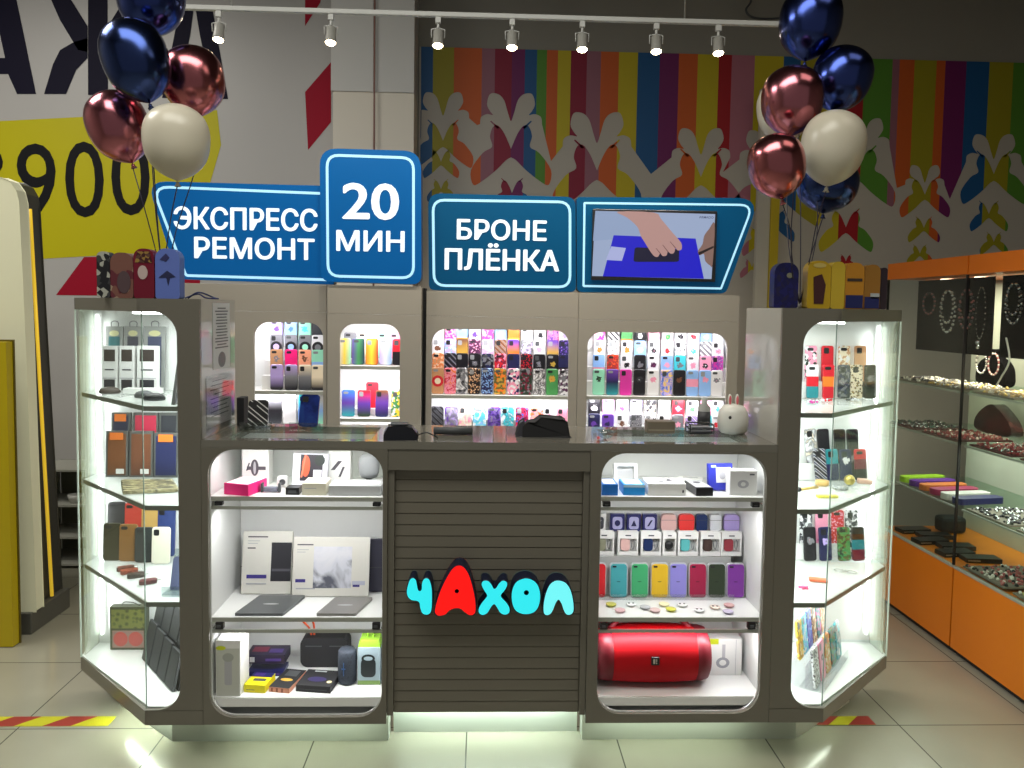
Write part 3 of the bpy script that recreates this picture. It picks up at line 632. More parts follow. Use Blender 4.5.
# ---- illuminated blue sign boxes
SB = pbr('sign_blue', srgb(0, 62, 110), .3, emit=.40, ecol=srgb(0, 96, 168), spec=.3); SBD = C('sign_edge_blue', 6, 50, 100, .3)
SB2 = pbr('sign_teal_blue', srgb(0, 58, 90), .3, emit=.22, ecol=srgb(0, 92, 146), spec=.3)
SW = pbr('sign_white_light', (.3, .3, .3), .4, emit=.95, ecol=(.80, .93, 1)); SL = pbr('sign_line_light', (.1, .2, .25), .4, emit=.92, ecol=(.45, .80, 1))
def signbox(name, label, px, rad, y0, th, blue, lines, words, line_closed=True, lrad=None, w=.016):
    P = [at(u, v, Y=y0) for u, v in px]; pts = roundpoly([(p.x, p.z) for p in P], rad)
    t = thing(name, label, 'sign', (0, 0, 0), 0, 'illuminated blue signs on top of the cabinets')
    b = B(); b.prism(pts, y0, y0+th, blue, 'y', side=SBD); b.done('sign_box', t)
    b = B(); LP = [at(u, v, Y=y0-.001) for u, v in lines]; lpt = roundpoly([(p.x, p.z) for p in LP], lrad if lrad is not None else .05)
    strokepoly(b, lpt, w*.85, y0-.0015, SL, line_closed); b.done('border_line', t)
    if words:
        b = B()
        for s, u0, u1, vt, vb, wg in words:
            a = at(u0, (vt+vb)/2, Y=y0); c = at(u1, (vt+vb)/2, Y=y0); zt = at((u0+u1)/2, vt, Y=y0).z; zb_ = at((u0+u1)/2, vb, Y=y0).z
            text_mesh(b, s, a.x, c.x, zb_, zt, y0-.002, SW, 0, .035)
        b.done('lettering', t)
    return t
signbox('express_repair_sign', 'blue light box sign reading ЭКСПРЕСС РЕМОНТ with slanted end', [(147, 181), (334, 186), (334, 284.5), (178, 279)], [.10, .01, .01, .03], 1.435, .08, SB,
        [(334, 194), (152, 186.5), (186, 275.5), (334, 280)], [('ЭКСПРЕСС', 174.5, 317, 208, 230, .035), ('РЕМОНТ', 195, 314, 238, 259, .035)], False, [0, .09, .012, 0])
signbox('twenty_minutes_sign', 'tall blue light box sign reading 20 МИН above the projecting cabinet', [(319.5, 148), (421, 151), (421.5, 284.5), (321, 281.5)], [.09, .09, .05, .05], 1.33, .10, SB,
        [(327, 155), (413.5, 158), (413.5, 278), (328, 276)], [('20', 343.5, 398, 184, 219, .04), ('МИН', 337, 404, 231, 251, .035)], True, .06)
signbox('armour_film_sign', 'blue light box sign reading БРОНЕ ПЛЁНКА beside the screen', [(428, 193), (575.5, 197), (576, 292), (429, 290)], [.07, .05, .03, .03], 1.41, .08, SB2,
        [(433, 200), (570, 202), (570, 287), (434, 285.5)], [('БРОНЕ', 457.5, 546, 220, 240, .035), ('ПЛЁНКА', 445.5, 558.5, 244, 270, .035)], True, .06)
ts = signbox('screen_sign', 'slanted blue light box sign framing the video screen', [(576.5, 197), (760, 198), (726, 293.5), (577, 292)], [.02, .12, .03, .03], 1.41, .08, SB2,
        [(584.5, 203), (753, 205), (721, 288.5), (583.5, 286)], None, True, [.004, .07, .004, .004], .013)
# video screen inside the sign
a, c = at(592.5, 209, Y=1.40), at(714.5, 282, Y=1.40)
t = thing('video_screen', 'small black flat screen playing a video of hands fitting phone film', 'screen', (a.x, 1.407, c.z)); w, h = c.x-a.x, a.z-c.z
b = B(); b.box(0, w, -.022, 0, 0, h, BLACK); b.done('bezel', t, bevel=.003)
def em(n, r, g, bb, s=1.0): c = srgb(r, g, bb); return pbr('screen_'+n, (.01, .01, .01), .3, emit=s, ecol=c)
b = B(); k = .6
def sp(poly, m, d): b.flat([(q[0]*w, -.0225-d*.0003, (1-q[1])*h) for q in poly], m)
S = lambda u, v: ((u-95)/(945-95), (v-100)/(610-100))
sp([S(112, 115), S(930, 122), S(918, 590), S(98, 582)], em('grey', 150, 165, 195), 1)
sp([S(112, 115), S(520, 118), S(400, 300), S(100, 330)], em('grey_blue', 140, 158, 190), 2)
sp([S(240, 287), S(800, 300), S(865, 588), S(172, 583)], em('mat', 24, 22, 190), 3)
sp([S(225, 367), S(325, 377), S(300, 470), S(190, 465)], em('patch', 165, 172, 215), 4)
sp(roundpoly([S(385, 370), S(690, 378), S(690, 470), S(378, 476)], .03), em('phone', 14, 14, 45), 5)
sp(smooth_closed([S(262, 118), S(510, 120), S(560, 165), S(640, 260), S(700, 330), S(706, 378), S(680, 388), S(664, 372), S(655, 405), S(632, 412), S(612, 398), S(604, 425), S(578, 430), S(560, 412), S(545, 436), S(520, 432), S(490, 395), S(450, 330), S(425, 290), S(400, 225), S(330, 160)], 3), em('skin', 176, 138, 132), 6)
for L2 in ([(530, 375), (562, 414)], [(575, 350), (612, 398)], [(625, 325), (664, 372)]):
    q0, q1 = S(*L2[0]), S(*L2[1]); sp([(q0[0]-.003, q0[1]), (q0[0]+.004, q0[1]), (q1[0]+.006, q1[1]), (q1[0]-.004, q1[1])], em('crease', 120, 84, 84), 7)
sp(smooth_closed([S(928, 190), S(890, 230), S(858, 280), S(848, 340), S(818, 390), S(830, 420), S(860, 410), S(870, 460), S(905, 492), S(922, 480)], 3), em('skin_dark', 128, 100, 92), 6)
sp([S(820, 400), S(925, 350), S(925, 365), S(826, 420)], em('tool', 30, 20, 22), 7)
b.done('display', t)
b = B(); q = S(820, 138); r_ = S(918, 155); text_mesh(b, 'АRMADO', q[0]*w, r_[0]*w, (1-r_[1])*h, (1-q[1])*h, -.026, em('caption', 60, 70, 100), .01); b.done('caption', t)

# ================================================================== GOODS
def span(u0, u1, vt, vb, Z=None, Y=None):
    """photo box -> x centre, width, y, base z, height of an upright thing standing at Z (or at depth Y)"""
    um, vm = (u0+u1)/2, (vt+vb)/2
    if Y is None: Y = at(um, vb, Z=Z).y
    x0, x1 = at(u0, vm, Y=Y).x, at(u1, vm, Y=Y).x
    zb_ = Z if Z is not None else at(um, vb, Y=Y).z
    return (x0+x1)/2, x1-x0, Y, zb_, at(um, vt, Y=Y).z - zb_
CASEME = {}
def case_mesh(w, h, t=.009, camkind=1):
    k = (round(w, 3), round(h, 3), camkind)
    if k in CASEME: return CASEME[k]
    b = B(); o = rrect(-w/2, w/2, 0, h, min(.011, w*.17), 3); n = len(o); e = .0018
    i_ = rrect(-w/2+e, w/2-e, e, h-e, min(.010, w*.16), 3)
    vs = [(p[0], t/2, p[1]) for p in o] + [(p[0], -t/2+e, p[1]) for p in o] + [(p[0], -t/2, p[1]) for p in i_]
    b.faces(vs, [tuple(reversed(range(n))), tuple(range(2*n, 3*n))] + [(r*n+k, r*n+(k+1) % n, (r+1)*n+(k+1) % n, (r+1)*n+k) for r in (0, 1) for k in range(n)], WHITE)
    if camkind:
        c = rrect(-w/2+.008, -w/2+(.034 if camkind == 1 else .030), h-(.022 if camkind == 1 else .034), h-.009, .005, 3)
        b.prism(c, -t/2-.0008, -t/2, BLACK, 'y')
    bmesh.ops.recalc_face_normals(b.bm, faces=b.bm.faces)
    me = bpy.data.meshes.new('phone_case'); b.bm.to_mesh(me); b.bm.free(); me.materials.append(WHITE); me.materials.append(BLACK)
    CASEME[k] = me; return me
def phone_case(x, y, z, w, h, mat, label, group, tilt=.12, rz=0, cammat=None, camkind=1, name='phone_case', cat='phone case'):
    o = bpy.data.objects.new(name, case_mesh(w, h, camkind=camkind)); COL.objects.link(o); o.location = (x, y, z+.001)
    o.rotation_euler = (-tilt, 0, rz)
    o.material_slots[0].link = 'OBJECT'; o.material_slots[0].material = mat
    if cammat is not None and camkind: o.material_slots[1].link = 'OBJECT'; o.material_slots[1].material = cammat
    return tag(o, label, cat, group)
def carton(name, label, cat, x, y, z, w, d, h, mat, prints=(), tops=(), group=None, tilt=0, rz=0, bevel=.0012):
    """box standing with its front edge at y; prints: (x0,x1,z0,z1,material,kind) as fractions of the front; tops likewise on the lid"""
    b = B(); b.box(-w/2, w/2, 0, d, 0, h, mat); n = 0
    for q in prints:
        n += 1; x0, x1, z0, z1, m = q[:5]; kd = q[5] if len(q) > 5 else 'r'
        X0, X1, Z0, Z1 = -w/2+x0*w, -w/2+x1*w, z0*h, z1*h
        pts = {'r': [(X0, Z0), (X1, Z0), (X1, Z1), (X0, Z1)], 'e': ellipse((X0+X1)/2, (Z0+Z1)/2, (X1-X0)/2, (Z1-Z0)/2, 16), 'o': rrect(X0, X1, Z0, Z1, min(X1-X0, Z1-Z0)*.25, 3),
               'd': [(X0, Z0), (X0+(X1-X0)*.35, Z0), (X1, Z1), (X0+(X1-X0)*.65, Z1)], 't': [(X0, Z0), (X1, Z0), ((X0+X1)/2, Z1)]}[kd]
        b.flat([(p[0], -.0003-.0002*n, p[1]) for p in pts], m)
    for q in tops:
        n += 1; x0, x1, z0, z1, m = q[:5]; kd = q[5] if len(q) > 5 else 'r'
        X0, X1, Z0, Z1 = -w/2+x0*w, -w/2+x1*w, z0*d, z1*d
        pts = ellipse((X0+X1)/2, (Z0+Z1)/2, (X1-X0)/2, (Z1-Z0)/2, 16) if kd == 'e' else [(X0, Z0), (X1, Z0), (X1, Z1), (X0, Z1)]
        b.flat([(p[0], p[1], h+.0003+.0002*n) for p in pts], m)
    return b.done(name, None, (x, y, z+.0005), label=label, cat=cat, group=group, rot=(-tilt, 0, rz), bevel=bevel)
INK = C('print_ink', 70, 70, 78); PURP = C('print_violet', 60, 50, 130); FAINT = C('print_faint_grey', 176, 176, 182)
K = dict(black=(22, 20, 26), white=(225, 224, 228), grey=(120, 120, 126), navy=(30, 32, 74), pink=(232, 150, 178), hot=(240, 30, 120), red=(200, 30, 45), orange=(230, 120, 40), yellow=(240, 205, 60),
         gold=(190, 150, 60), green=(70, 140, 80), mint=(150, 220, 190), teal=(40, 130, 140), cyan=(70, 200, 215), blue=(60, 110, 200), sky=(140, 180, 235), lilac=(180, 160, 220), purple=(100, 60, 160),
         magenta=(200, 50, 150), brown=(110, 70, 50), tan=(190, 140, 100), cream=(230, 215, 190), olive=(96, 92, 48), dgreen=(34, 52, 40), plum=(80, 30, 70), peach=(245, 165, 130), dgrey=(50, 52, 58), wine=(110, 25, 50))
def pk(spec):
    kd, *c = spec.split(); return pat(kd, *[K[q] for q in c])

# ---- stepped racks and the phone cases in the wide back windows
def rack(x0, x1, y0, z, steps, dy, dz, label, h0=0):
    t = thing('stepped_case_rack', label, 'rack', ((x0+x1)/2, y0, z)); w = (x1-x0)/2
    if h0: b = B(); b.box(-w, w, -.028, .0115, 0, h0, CARD); b.done('front_step', t)
    for i in range(steps):
        last = i == steps-1; b = B(); b.box(-w, w, .012+i*dy, .016+i*dy, 0, h0 + (i*dz+.07 if last else (i+1)*dz-.002), CARD); b.done('riser', t)
        if not last: b = B(); b.box(-w, w, .0165+i*dy, .011+(i+1)*dy, h0+(i+1)*dz-.005, h0+(i+1)*dz-.002, CARD); b.done('tread', t)
def caserows(win, us, rows, y0, z, dy, dz, w, h, vref, rownames, group, skip=(), tilt=.03):
    for r, row in enumerate(rows):          # row 0 = lowest, in front
        y = y0 + r*dy
        for i, spec in enumerate(row):
            if spec is None: continue
            kind, look = spec
            x = at(us[i], vref, Y=y).x + random.uniform(-.001, .001)
            phone_case(x, y, z + r*dz, w, h, pk(kind), f"{look} phone case, {ORD[i]} from left, {rownames[r]} {win}", group, tilt=tilt, camkind=random.choice((1, 2)),
                       cammat=random.choice((BLACK, DGREY, BLACK, MGREY)))
us1 = [438, 450.3, 462, 474.5, 487.5, 500.5, 513.5, 526.5, 539.5, 552.5, 564.5]
m1 = [  # fourth row (front, bottom) first
 [('badge tan red cream', 'tan target badge'), ('swirl orange pink red', 'orange and pink'), ('marble black grey white', 'dark grey marbled'), ('spots black tan cream', 'beige flowered black'), ('spots navy sky grey', 'navy flowered'),
  ('floral olive orange gold', 'olive and orange floral'), ('floral pink navy white', 'pink white floral'), ('floral dgreen wine grey', 'dark green floral'), ('marble white black white', 'white black veined'), ('icon green gold red', 'green and red medallion'), ('floral grey plum white', 'grey floral')],
 [('swirl tan orange cream', 'tan swirl'), ('stripes black navy grey', 'black leafy'), ('plain black', 'plain black'), ('icon black grey white', 'black skull print'), ('floral black grey navy', 'black patterned'), ('floral wine pink red', 'red flowered'),
  ('plain navy', 'plain dark navy'), ('spots black red wine', 'black red dotted'), ('icon black grey lilac', 'black with glasses print'), ('icon black gold gold', 'black gold crown'), ('two black navy', 'black and navy')],
 [('icon white brown pink', 'white small picture'), ('floral lilac white sky', 'lavender lace'), ('grad orange gold brown', 'amber gold'), ('spots plum pink white', 'dark plum flowered'), ('marble pink lilac white', 'pale pink marbled'), ('stripes brown tan grey', 'brown feathered'),
  ('grad black orange purple', 'sunset purple'), ('floral grey lilac white', 'grey lavender lace'), ('icon white pink peach', 'white with pink print'), ('grad grey gold purple', 'smoky gold purple'), ('spots navy purple lilac', 'navy starry')],
 [('marble sky white white', 'pale blue'), ('floral magenta pink lilac', 'magenta lettered'), ('two gold sky', 'gold and blue'), ('icon white purple lilac', 'white violet lettered'), ('floral magenta lilac pink', 'bright magenta'), ('icon sky white blue', 'sky blue picture'),
  ('two yellow orange', 'bright yellow'), ('plain white', 'plain white'), ('icon white black grey', 'white black eyed'), ('swirl magenta pink purple', 'magenta purple'), ('icon white lilac grey', 'white pale print')]]
rn4 = ['bottom row of', 'third row of', 'second row of', 'top row of']
G1 = 'phone cases racked on the upper shelf of the dark floral window'
rack(-.305, .455, 1.47, 1.1875, 4, .05, .076, 'white stepped rack behind the dark floral phone cases')
caserows('dark floral window', us1, m1, 1.476-.012, 1.189, .05, .076, .064, .140, 360, rn4, G1)
us2 = [599, 613, 626.5, 640, 653.5, 667, 680, 693, 705.5, 717.5]
m2 = [
 [('icon mint dgreen green', 'mint with palm print'), ('grad teal navy purple', 'dark teal purple'), ('plain magenta', 'plain magenta'), ('icon black dgrey white', 'black mandala'), ('icon white pink grey', 'white pink circle'), ('swirl yellow lilac blue', 'yellow violet blue'),
  ('icon black brown tan', 'black brown printed'), ('band sky pink sky', 'blue pink banded'), ('icon sky pink white', 'pale blue picture'), ('icon white grey pink', 'white grey print')],
 [('two pink sky', 'sky blue pink'), ('swirl orange red brown', 'orange red swirl'), ('icon white black pink', 'white with black pink print'), ('icon black grey white', 'black white picture'), ('icon white plum magenta', 'white plum picture'), ('icon sky pink orange', 'light blue pink picture'),
  ('icon cyan grey white', 'cyan grey'), ('icon white pink peach', 'white peach print'), ('icon pink black white', 'pink black print'), ('swirl magenta purple pink', 'magenta swirl')],
 [('icon white orange pink', 'white orange picture'), ('spots white black white', 'white cow spotted'), ('icon white orange tan', 'white amber picture'), ('icon sky white grey', 'light blue picture'), ('icon white black pink', 'white pink creature'), ('icon white red green', 'white green red picture'),
  ('spots white grey black', 'white black speckled'), ('icon white cyan white', 'white pale cyan'), ('stripes white black grey', 'white black lettered'), ('icon white pink red', 'white pink picture')],
 [('floral white pink magenta', 'white pink lettered'), ('stripes white grey black', 'white black striped'), ('two orange green', 'green orange'), ('icon black white grey', 'black ringed'), ('plain pink', 'plain pale pink'), ('icon white green yellow', 'white green picture'),
  ('icon white black grey', 'white black picture'), ('icon white red pink', 'white red dot'), ('icon sky white lilac', 'light blue topmost'), ('plain white', 'plain white')]]
G2 = 'phone cases racked on the upper shelf of the pastel window'
rack(.50, 1.318, 1.47, 1.1905, 4, .05, .076, 'white stepped rack behind the pastel printed phone cases')
caserows('pastel window', us2, m2, 1.476-.012, 1.192, .05, .076, .0635, .140, 360, rn4, G2)
lo1 = [[('stripes black grey dgrey', 'black wavy'), ('marble lilac grey purple', 'grey purple'), ('marble pink cream white', 'pink marbled'), ('marble sky cyan white', 'light blue marbled'), ('swirl navy purple grey', 'navy violet swirl'), ('marble cyan teal white', 'turquoise marbled'),
        ('swirl blue red navy', 'blue red swirl'), ('marble peach pink orange', 'peach'), ('icon white pink pink', 'white pink print'), ('plain pink', 'plain pink')]]
usl = [437, 451, 465, 479.5, 494, 507.5, 522, 536.5, 550, 563]
ZL = 1.187 - .196
tb = rack(-.305, .455, 1.47, .886, 1, .05, .05, 'low white rack under the dark floral window shelf', ZL-.012-.886)
caserows('dark floral window', usl, lo1, 1.466, ZL-.01, .05, .08, .070, .140, 425, ['lower shelf of'], 'phone cases on the lower shelf of the dark floral window')
lo2 = [[('icon navy purple purple', 'dark violet blue'), ('icon purple navy navy', 'indigo'), ('icon white brown brown', 'white brown picture'), ('spots grey black white', 'grey black printed'), ('spots white black white', 'white black spotted'), ('icon white orange peach', 'white peach picture'),
        ('icon grey pink white', 'grey pink picture'), ('stripes lilac purple white', 'lilac purple lettered'), ('icon cyan white white', 'cyan picture'), ('icon white red pink', 'white red picture')],
       [('icon black white grey', 'black white picture'), ('two lilac pink', 'pink lilac'), ('icon white purple magenta', 'white violet picture'), ('swirl grey lilac white', 'grey lilac'), ('floral black cream grey', 'black cream spotted'), ('icon white sky sky', 'white light blue picture'),
        ('icon red pink peach', 'red pink picture'), ('icon white green green', 'white green picture'), ('icon pink orange red', 'pink orange picture'), ('icon white teal cyan', 'white teal picture')]]
rack(.50, 1.318, 1.47, .886, 2, .05, .078, 'low white rack under the pastel window shelf', ZL-.044-.886)
caserows('pastel window', [594, 608, 622, 636, 650, 664, 678, 692, 706, 717.5], lo2, 1.466, ZL-.01-.032, .05, .078, .064, .140, 420, ['lower shelf front row of', 'lower shelf back row of'], 'phone cases on the lower shelf of the pastel window')

# ---- small window of clear cases
m3 = [[('grad black lilac lilac', 'clear lilac edged'), ('grad black grey lilac', 'clear lilac'), ('grad dgrey grey cream', 'clear grey'), ('grad black cream cream', 'clear cream')],
      [('icon tan grey peach', 'brown cat picture'), ('icon hot hot magenta', 'hot pink'), ('icon peach brown peach', 'peach orange'), ('two sky mint', 'mint and blue')],
      [('badge grey black lilac', 'clear violet ring holder'), ('badge grey black sky', 'clear blue ring holder'), ('badge grey black mint', 'clear green ring holder'), ('badge white black grey', 'clear white ring holder')],
      [('icon lilac purple white', 'purple with flower'), ('icon sky blue blue', 'light blue printed'), ('icon mint cyan cyan', 'pale mint'), ('plain dgrey', 'dark grey')]]
rack(-1.20, -.858, 1.47, 1.1995, 4, .05, .078, 'white stepped rack behind the clear ring holder phone cases')
caserows('small window', [276.5, 291, 305, 318], m3, 1.464, 1.2, .05, .078, .066, .135, 365, rn4, 'phone cases in the small window of clear cases')
rack(-1.20, -.858, 1.47, .886, 1, .05, .06, 'low white rack in the small window of clear cases', 1.018-.886)
caserows('small window', [275, 290, 305, 318], [[('grad dgrey black grey', 'tall black grey'), ('plain white', 'tall white'), ('grad sky blue cyan', 'tall light blue'), ('grad mint sky white', 'tall pale mint')]], 1.466, 1.02, .05, .08, .07, .155, 405, ['lower shelf of'], 'tall phone cases below the small window shelf')
# ---- rainbow window in the projecting cabinet
GR = 'gradient phone cases in the rainbow window'
r1 = [('rainbow white yellow mint', 'pale yellow gradient'), ('rainbow purple green navy', 'purple rainbow'), ('rainbow orange yellow red', 'orange red gradient'), ('rainbow lilac white sky', 'lilac white gradient'), ('two black red', 'black and red')]
caserows('rainbow window', [344.5, 358, 372, 385.5, 398.5], [r1], 1.42, 1.343, .04, .06, .064, .138, 350, ['upper shelf of'], GR, tilt=.1)
for u, sp_, lb in ((350, 'plain grey', 'plain grey'), (364, 'plain cream', 'pale yellow'), (384, 'plain mint', 'plain mint'), (396, 'plain pink', 'dusty pink')):
    o = phone_case(at(u, 335, Y=1.50).x, 1.50, 1.372, .066, .138, pk(sp_), f'{lb} phone case behind the gradient cases in the rainbow window', GR, .1)
b = B(); b.box(-.21, .21, 0, .06, 0, .027, CARD); b.done('display_riser', None, (-.60, 1.485, 1.342), label='low white riser strip at the back of the rainbow window shelf', cat='riser')
r2 = [('grad teal purple blue', 'violet to teal gradient'), ('grad dgreen purple red', 'plum to green gradient'), ('grad navy purple brown', 'dark violet gradient'), ('floral green yellow white', 'yellow green floral')]
caserows('rainbow window', [348, 364, 382, 397.5], [r2], 1.42, 1.068, .04, .06, .068, .140, 405, ['lower shelf of'], GR, tilt=.1)
phone_case(at(372, 400, Y=1.50).x, 1.50, 1.105, .066, .138, pk('plain red'), 'red phone case behind the violet gradient cases in the rainbow window', GR, .1)
b = B(); b.box(-.12, .12, 0, .06, 0, .036, CARD); b.done('display_riser', None, (-.60, 1.485, 1.067), label='small white riser block under the red phone case', cat='riser')

# ---- counter showcase, right: silicone cases
SZ = (.978, .532, .235)
sil = [(592.5, (205, 22, 34), 'red'), (618.5, (70, 168, 178), 'turquoise blue'), (639.5, (64, 170, 112), 'green'), (659.5, (232, 190, 40), 'yellow'), (678, (148, 140, 222), 'lavender'), (697.5, (160, 22, 68), 'crimson'), (716.5, (44, 58, 38), 'dark olive'), (735.5, (122, 48, 150), 'purple')]
for u, c, nm in sil:
    Y = .235; x, w, y, z, h = span(u-9, u+9, 564, 601, Z=SZ[1], Y=Y)
    o = thing('silicone_phone_case', f'{nm} silicone phone case standing in the row behind the round grips', 'phone case', (max(x, .430), Y, SZ[1]+.001), 0, 'silicone phone cases in one row')
    o.rotation_euler = (-.06, 0, 0); h = .135
    b = B(); ro = rrect(-w/2, w/2, 0, h, .012, 4); b.prism(ro, -.004, .004, pbr('clear_box_plastic', (.62, .63, .66), .15), 'y'); b.done('clear_package', o)
    b = B(); b.prism(rrect(-w/2+.004, w/2-.004, .003, h-.004, .011, 4), -.009, -.0045, pat('plain', c, rough=.55), 'y')
    b.flat([(p[0], -.0094, p[1]) for p in ellipse(-.001, h*.47, .008, .0022, 12)], pbr('sil_mark_' + nm.replace(' ', '_'), tuple(q*.45 for q in srgb(*c)), .6)); b.done('silicone_shell', o, bevel=.0012)
    b = B(); b.prism(rrect(-w/2+.010, -w/2+.026, h-.017, h-.010, .003, 3), -.0100, -.0092, BLACK, 'y'); b.done('camera_cutout', o)
# stepped stand behind them
t = thing('stepped_box_stand', 'grey stepped stand carrying two rows of small earphone case boxes', 'stand', (.70, .262, SZ[1]))
SG = pbr('stand_grey', (.42, .43, .42), .5)
b = B(); b.box(-.285, .262, 0, .005, 0, .154, SG); b.box(-.285, .262, .0055, .05, .149, .154, SG); b.done('front_step', t)
b = B(); b.box(-.285, .262, .0505, .055, 0, .236, SG); b.box(-.285, .262, .0555, .10, .231, .236, SG); b.done('rear_step', t)
front = [(604, 'grey', 'olive'), (628, 'pink', 'pink'), (651, 'navy', 'navy blue'), (669.5, 'black', 'black round'), (688, 'teal', 'turquoise'), (710.5, 'brown', 'dark brown'), (731.5, 'wine', 'dark red')]
cc = {'grey': (130, 130, 110), 'pink': (220, 180, 175), 'navy': (24, 44, 90), 'black': (24, 24, 28), 'teal': (90, 178, 180), 'brown': (66, 50, 46), 'wine': (140, 44, 56), 'red': (226, 62, 60), 'lilac': (178, 160, 220), 'white': (225, 228, 232)}
for u, k, nm in front:
    wpx = 14 if u == 669.5 else 21
    x, w, y, z, h = span(u-wpx/2, u+wpx/2, 531, 554.5, Y=.27); w = w*.96
    o = thing('earphone_case_box', f'white windowed box holding a {nm} earphone case, in the front box row', 'box', (x, .268, SZ[1]+.1555), 0, 'boxed earphone cases on the stepped stand')
    h = .094
    b = B(); o_, i_ = ringpts(-w/2, w/2, 0, h, -w/2+.008, w/2-.006, .016, h-.026, .002, 2); b.ring(o_, i_, 0, .003, CARD)
    b.box(-w/2, w/2, .026, .029, 0, h, CARD); b.box(-w/2, -w/2+.002, .0031, .0259, 0, h, CARD); b.box(w/2-.002, w/2, .0031, .0259, 0, h, CARD); b.box(-w/2+.0021, w/2-.0021, .0031, .0259, 0, .002, CARD)
    b.flat([(-w*.14, -.0004, h-.016), (w*.14, -.0004, h-.016), (w*.14, -.0004, h-.011), (-w*.14, -.0004, h-.011)], INK); b.done('window_box', o)
    b = B()
    if wpx == 14: b.ball((0, .015, .038), (.019, .010, .017), pat('plain', cc[k]), 12, 8)
    else: b.prism(rrect(-w/2+.012, w*.10, .018, h-.028, .010, 4), .006, .022, pat('plain', cc[k]), 'y')
    b.done('earphone_case', o, bevel=0 if wpx == 14 else .003)
    if wpx != 14:
        b = B(); b.tube(curve3([(w*.16, .012, .058), (w*.22, .012, .03), (w*.30, .012, .024), (w*.34, .012, .05), (w*.26, .012, .062)], 4), .0018, MGREY, 6); b.done('strap', o)
back = [(596, 'white', 'white picture', 0), (617.5, 'navy', 'dark navy printed', 1), (634, 'navy', 'navy lettered', 1), (650, 'navy', 'navy starred', 1), (669, 'pink', 'pale pink', 2), (687, 'red', 'bright red', 2), (702, 'navy', 'small navy', 3), (716, 'white', 'small white', 3), (732, 'lilac', 'lilac', 2)]
for i, (u, k, nm, kd) in enumerate(back):
    wpx = (14, 14, 15, 11)[kd]
    x, w, y, z, h = span(u-wpx/2, u+wpx/2, 515, 533, Y=.32); h = .068
    x = max(x, .445)
    if kd <= 1:
        base = pat('plain', (40, 40, 96)) if kd else CARD
        carton('small_print_box', f'{nm} small box standing in the rear box row', 'box', x, .322, SZ[1]+.2375, w, .02, h, base,
               [(.15, .85, .12, .85, [C('p_lilac', 178, 176, 214), INK][kd == 0], 'o'), (.3, .7, .3, .66, [C('p_navy2', 30, 30, 80), FAINT][kd == 0], ('d', 'e', 't')[i % 3])], group='small boxes in the rear row')
    else:
        b = B(); b.prism(rrect(-w/2, w/2, 0, h, min(w, h)*.24, 4), 0, .02, pat('plain', cc[k]), 'y'); b.box(-w/2-.0003, w/2+.0003, -.0003, .0203, h*.66, h*.68, DGREY)
        b.done('earphone_pouch', None, (x, .322, SZ[1]+.238), label=f'{nm} earphone pouch standing in the rear box row', cat='earphone case', group='earphone pouches in the rear row', bevel=.002)
# round grips on the shelf
b = B(); b.box(-.283, .262, 0, .003, 0, .022, glass('rail_acrylic', (.9, .91, .92), .25)); b.done('acrylic_rail', None, (.70, .205, SZ[1]+.0006), label='low clear rail in front of the row of silicone phone cases', cat='rail')
grips = [(611, 606, 'olive', (200, 196, 90), None), (620, 612, 'pale pink', (222, 182, 186), None), (631, 606, 'black and white', (235, 235, 235), 1), (645, 609, 'silver grey', (186, 188, 194), None), (655, 612, 'dusty pink', (212, 184, 186), None),
         (671, 611, 'lime', (206, 204, 84), None), (682, 606.5, 'black patched', (230, 230, 228), 1), (699, 612, 'white cat-faced', (236, 236, 238), 1), (715, 609, 'white peach', (238, 222, 210), 1), (729, 607, 'rose', (214, 170, 170), None), (728, 613.5, 'lilac', (206, 196, 222), None), (664, 606, 'cream', (238, 230, 190), None)]
for u, v, nm, c, eye in grips:
    p = at(u, v, Z=SZ[1]); p.y = max(.06, min(.20, p.y))
    b = B(); b.lathe([(0, .0), (.012, 0), (.012, .004), (.019, .005), (.020, .009), (.017, .0105), (0, .011)], pat('plain', c, rough=.3), 20)
    if eye:
        for q in (-1, 1): b.prism(ellipse(q*.008, 0, .004, .005, 10), .0108, .0116, BLACK, 'z')
    b.done('phone_grip', None, (p.x, p.y, SZ[1]+.0006), label=f'round {nm} phone grip lying before the silicone cases', cat='phone grip', group='round phone grips on the shelf')
# ---- big red barrel speaker
x, w, y, z, h = span(595, 705.5, 634, 684, Z=SZ[2], Y=.17)
RS = pbr('speaker_red_cloth', srgb(184, 4, 20), .65, spec=.25); RDK = C('speaker_wine', 112, 8, 28, .5)
t = thing('barrel_speaker', 'large red barrel shaped portable speaker with carrying handle', 'speaker', (x, .165, SZ[2]+.002)); R0 = .108
Mx = Matrix.Translation((0, 0, R0)) @ Matrix.Rotation(PI/2, 4, 'Y')
prof = [(R0*math.sqrt(max(0, 1-.22*(q/(w/2))**2)), q) for q in [(-.84+.14*i)*w/2 for i in range(13)]]
b = B(); b.lathe(prof, RS, 36, Mx); b.done('grille', t)
for s_ in (-1, 1):
    b = B(); e_ = prof[0][0]; q = w/2
    b.lathe([(e_+.003, .74*q), (e_+.002, .86*q), (e_-.004, .96*q), (e_-.02, 1.0*q), (e_-.03, .965*q), (e_-.035, .93*q)], RDK, 36, Matrix.Translation((0, 0, R0)) @ Matrix.Rotation(s_*PI/2, 4, 'Y')); eo = b.done('end_ring', t)
    b = B(); b.lathe([(e_-.032, .925*q), (.03, .955*q), (0, .96*q)], BLACKM, 30, Matrix.Translation((0, 0, R0)) @ Matrix.Rotation(s_*PI/2, 4, 'Y')); b.done('bass_cone', eo)
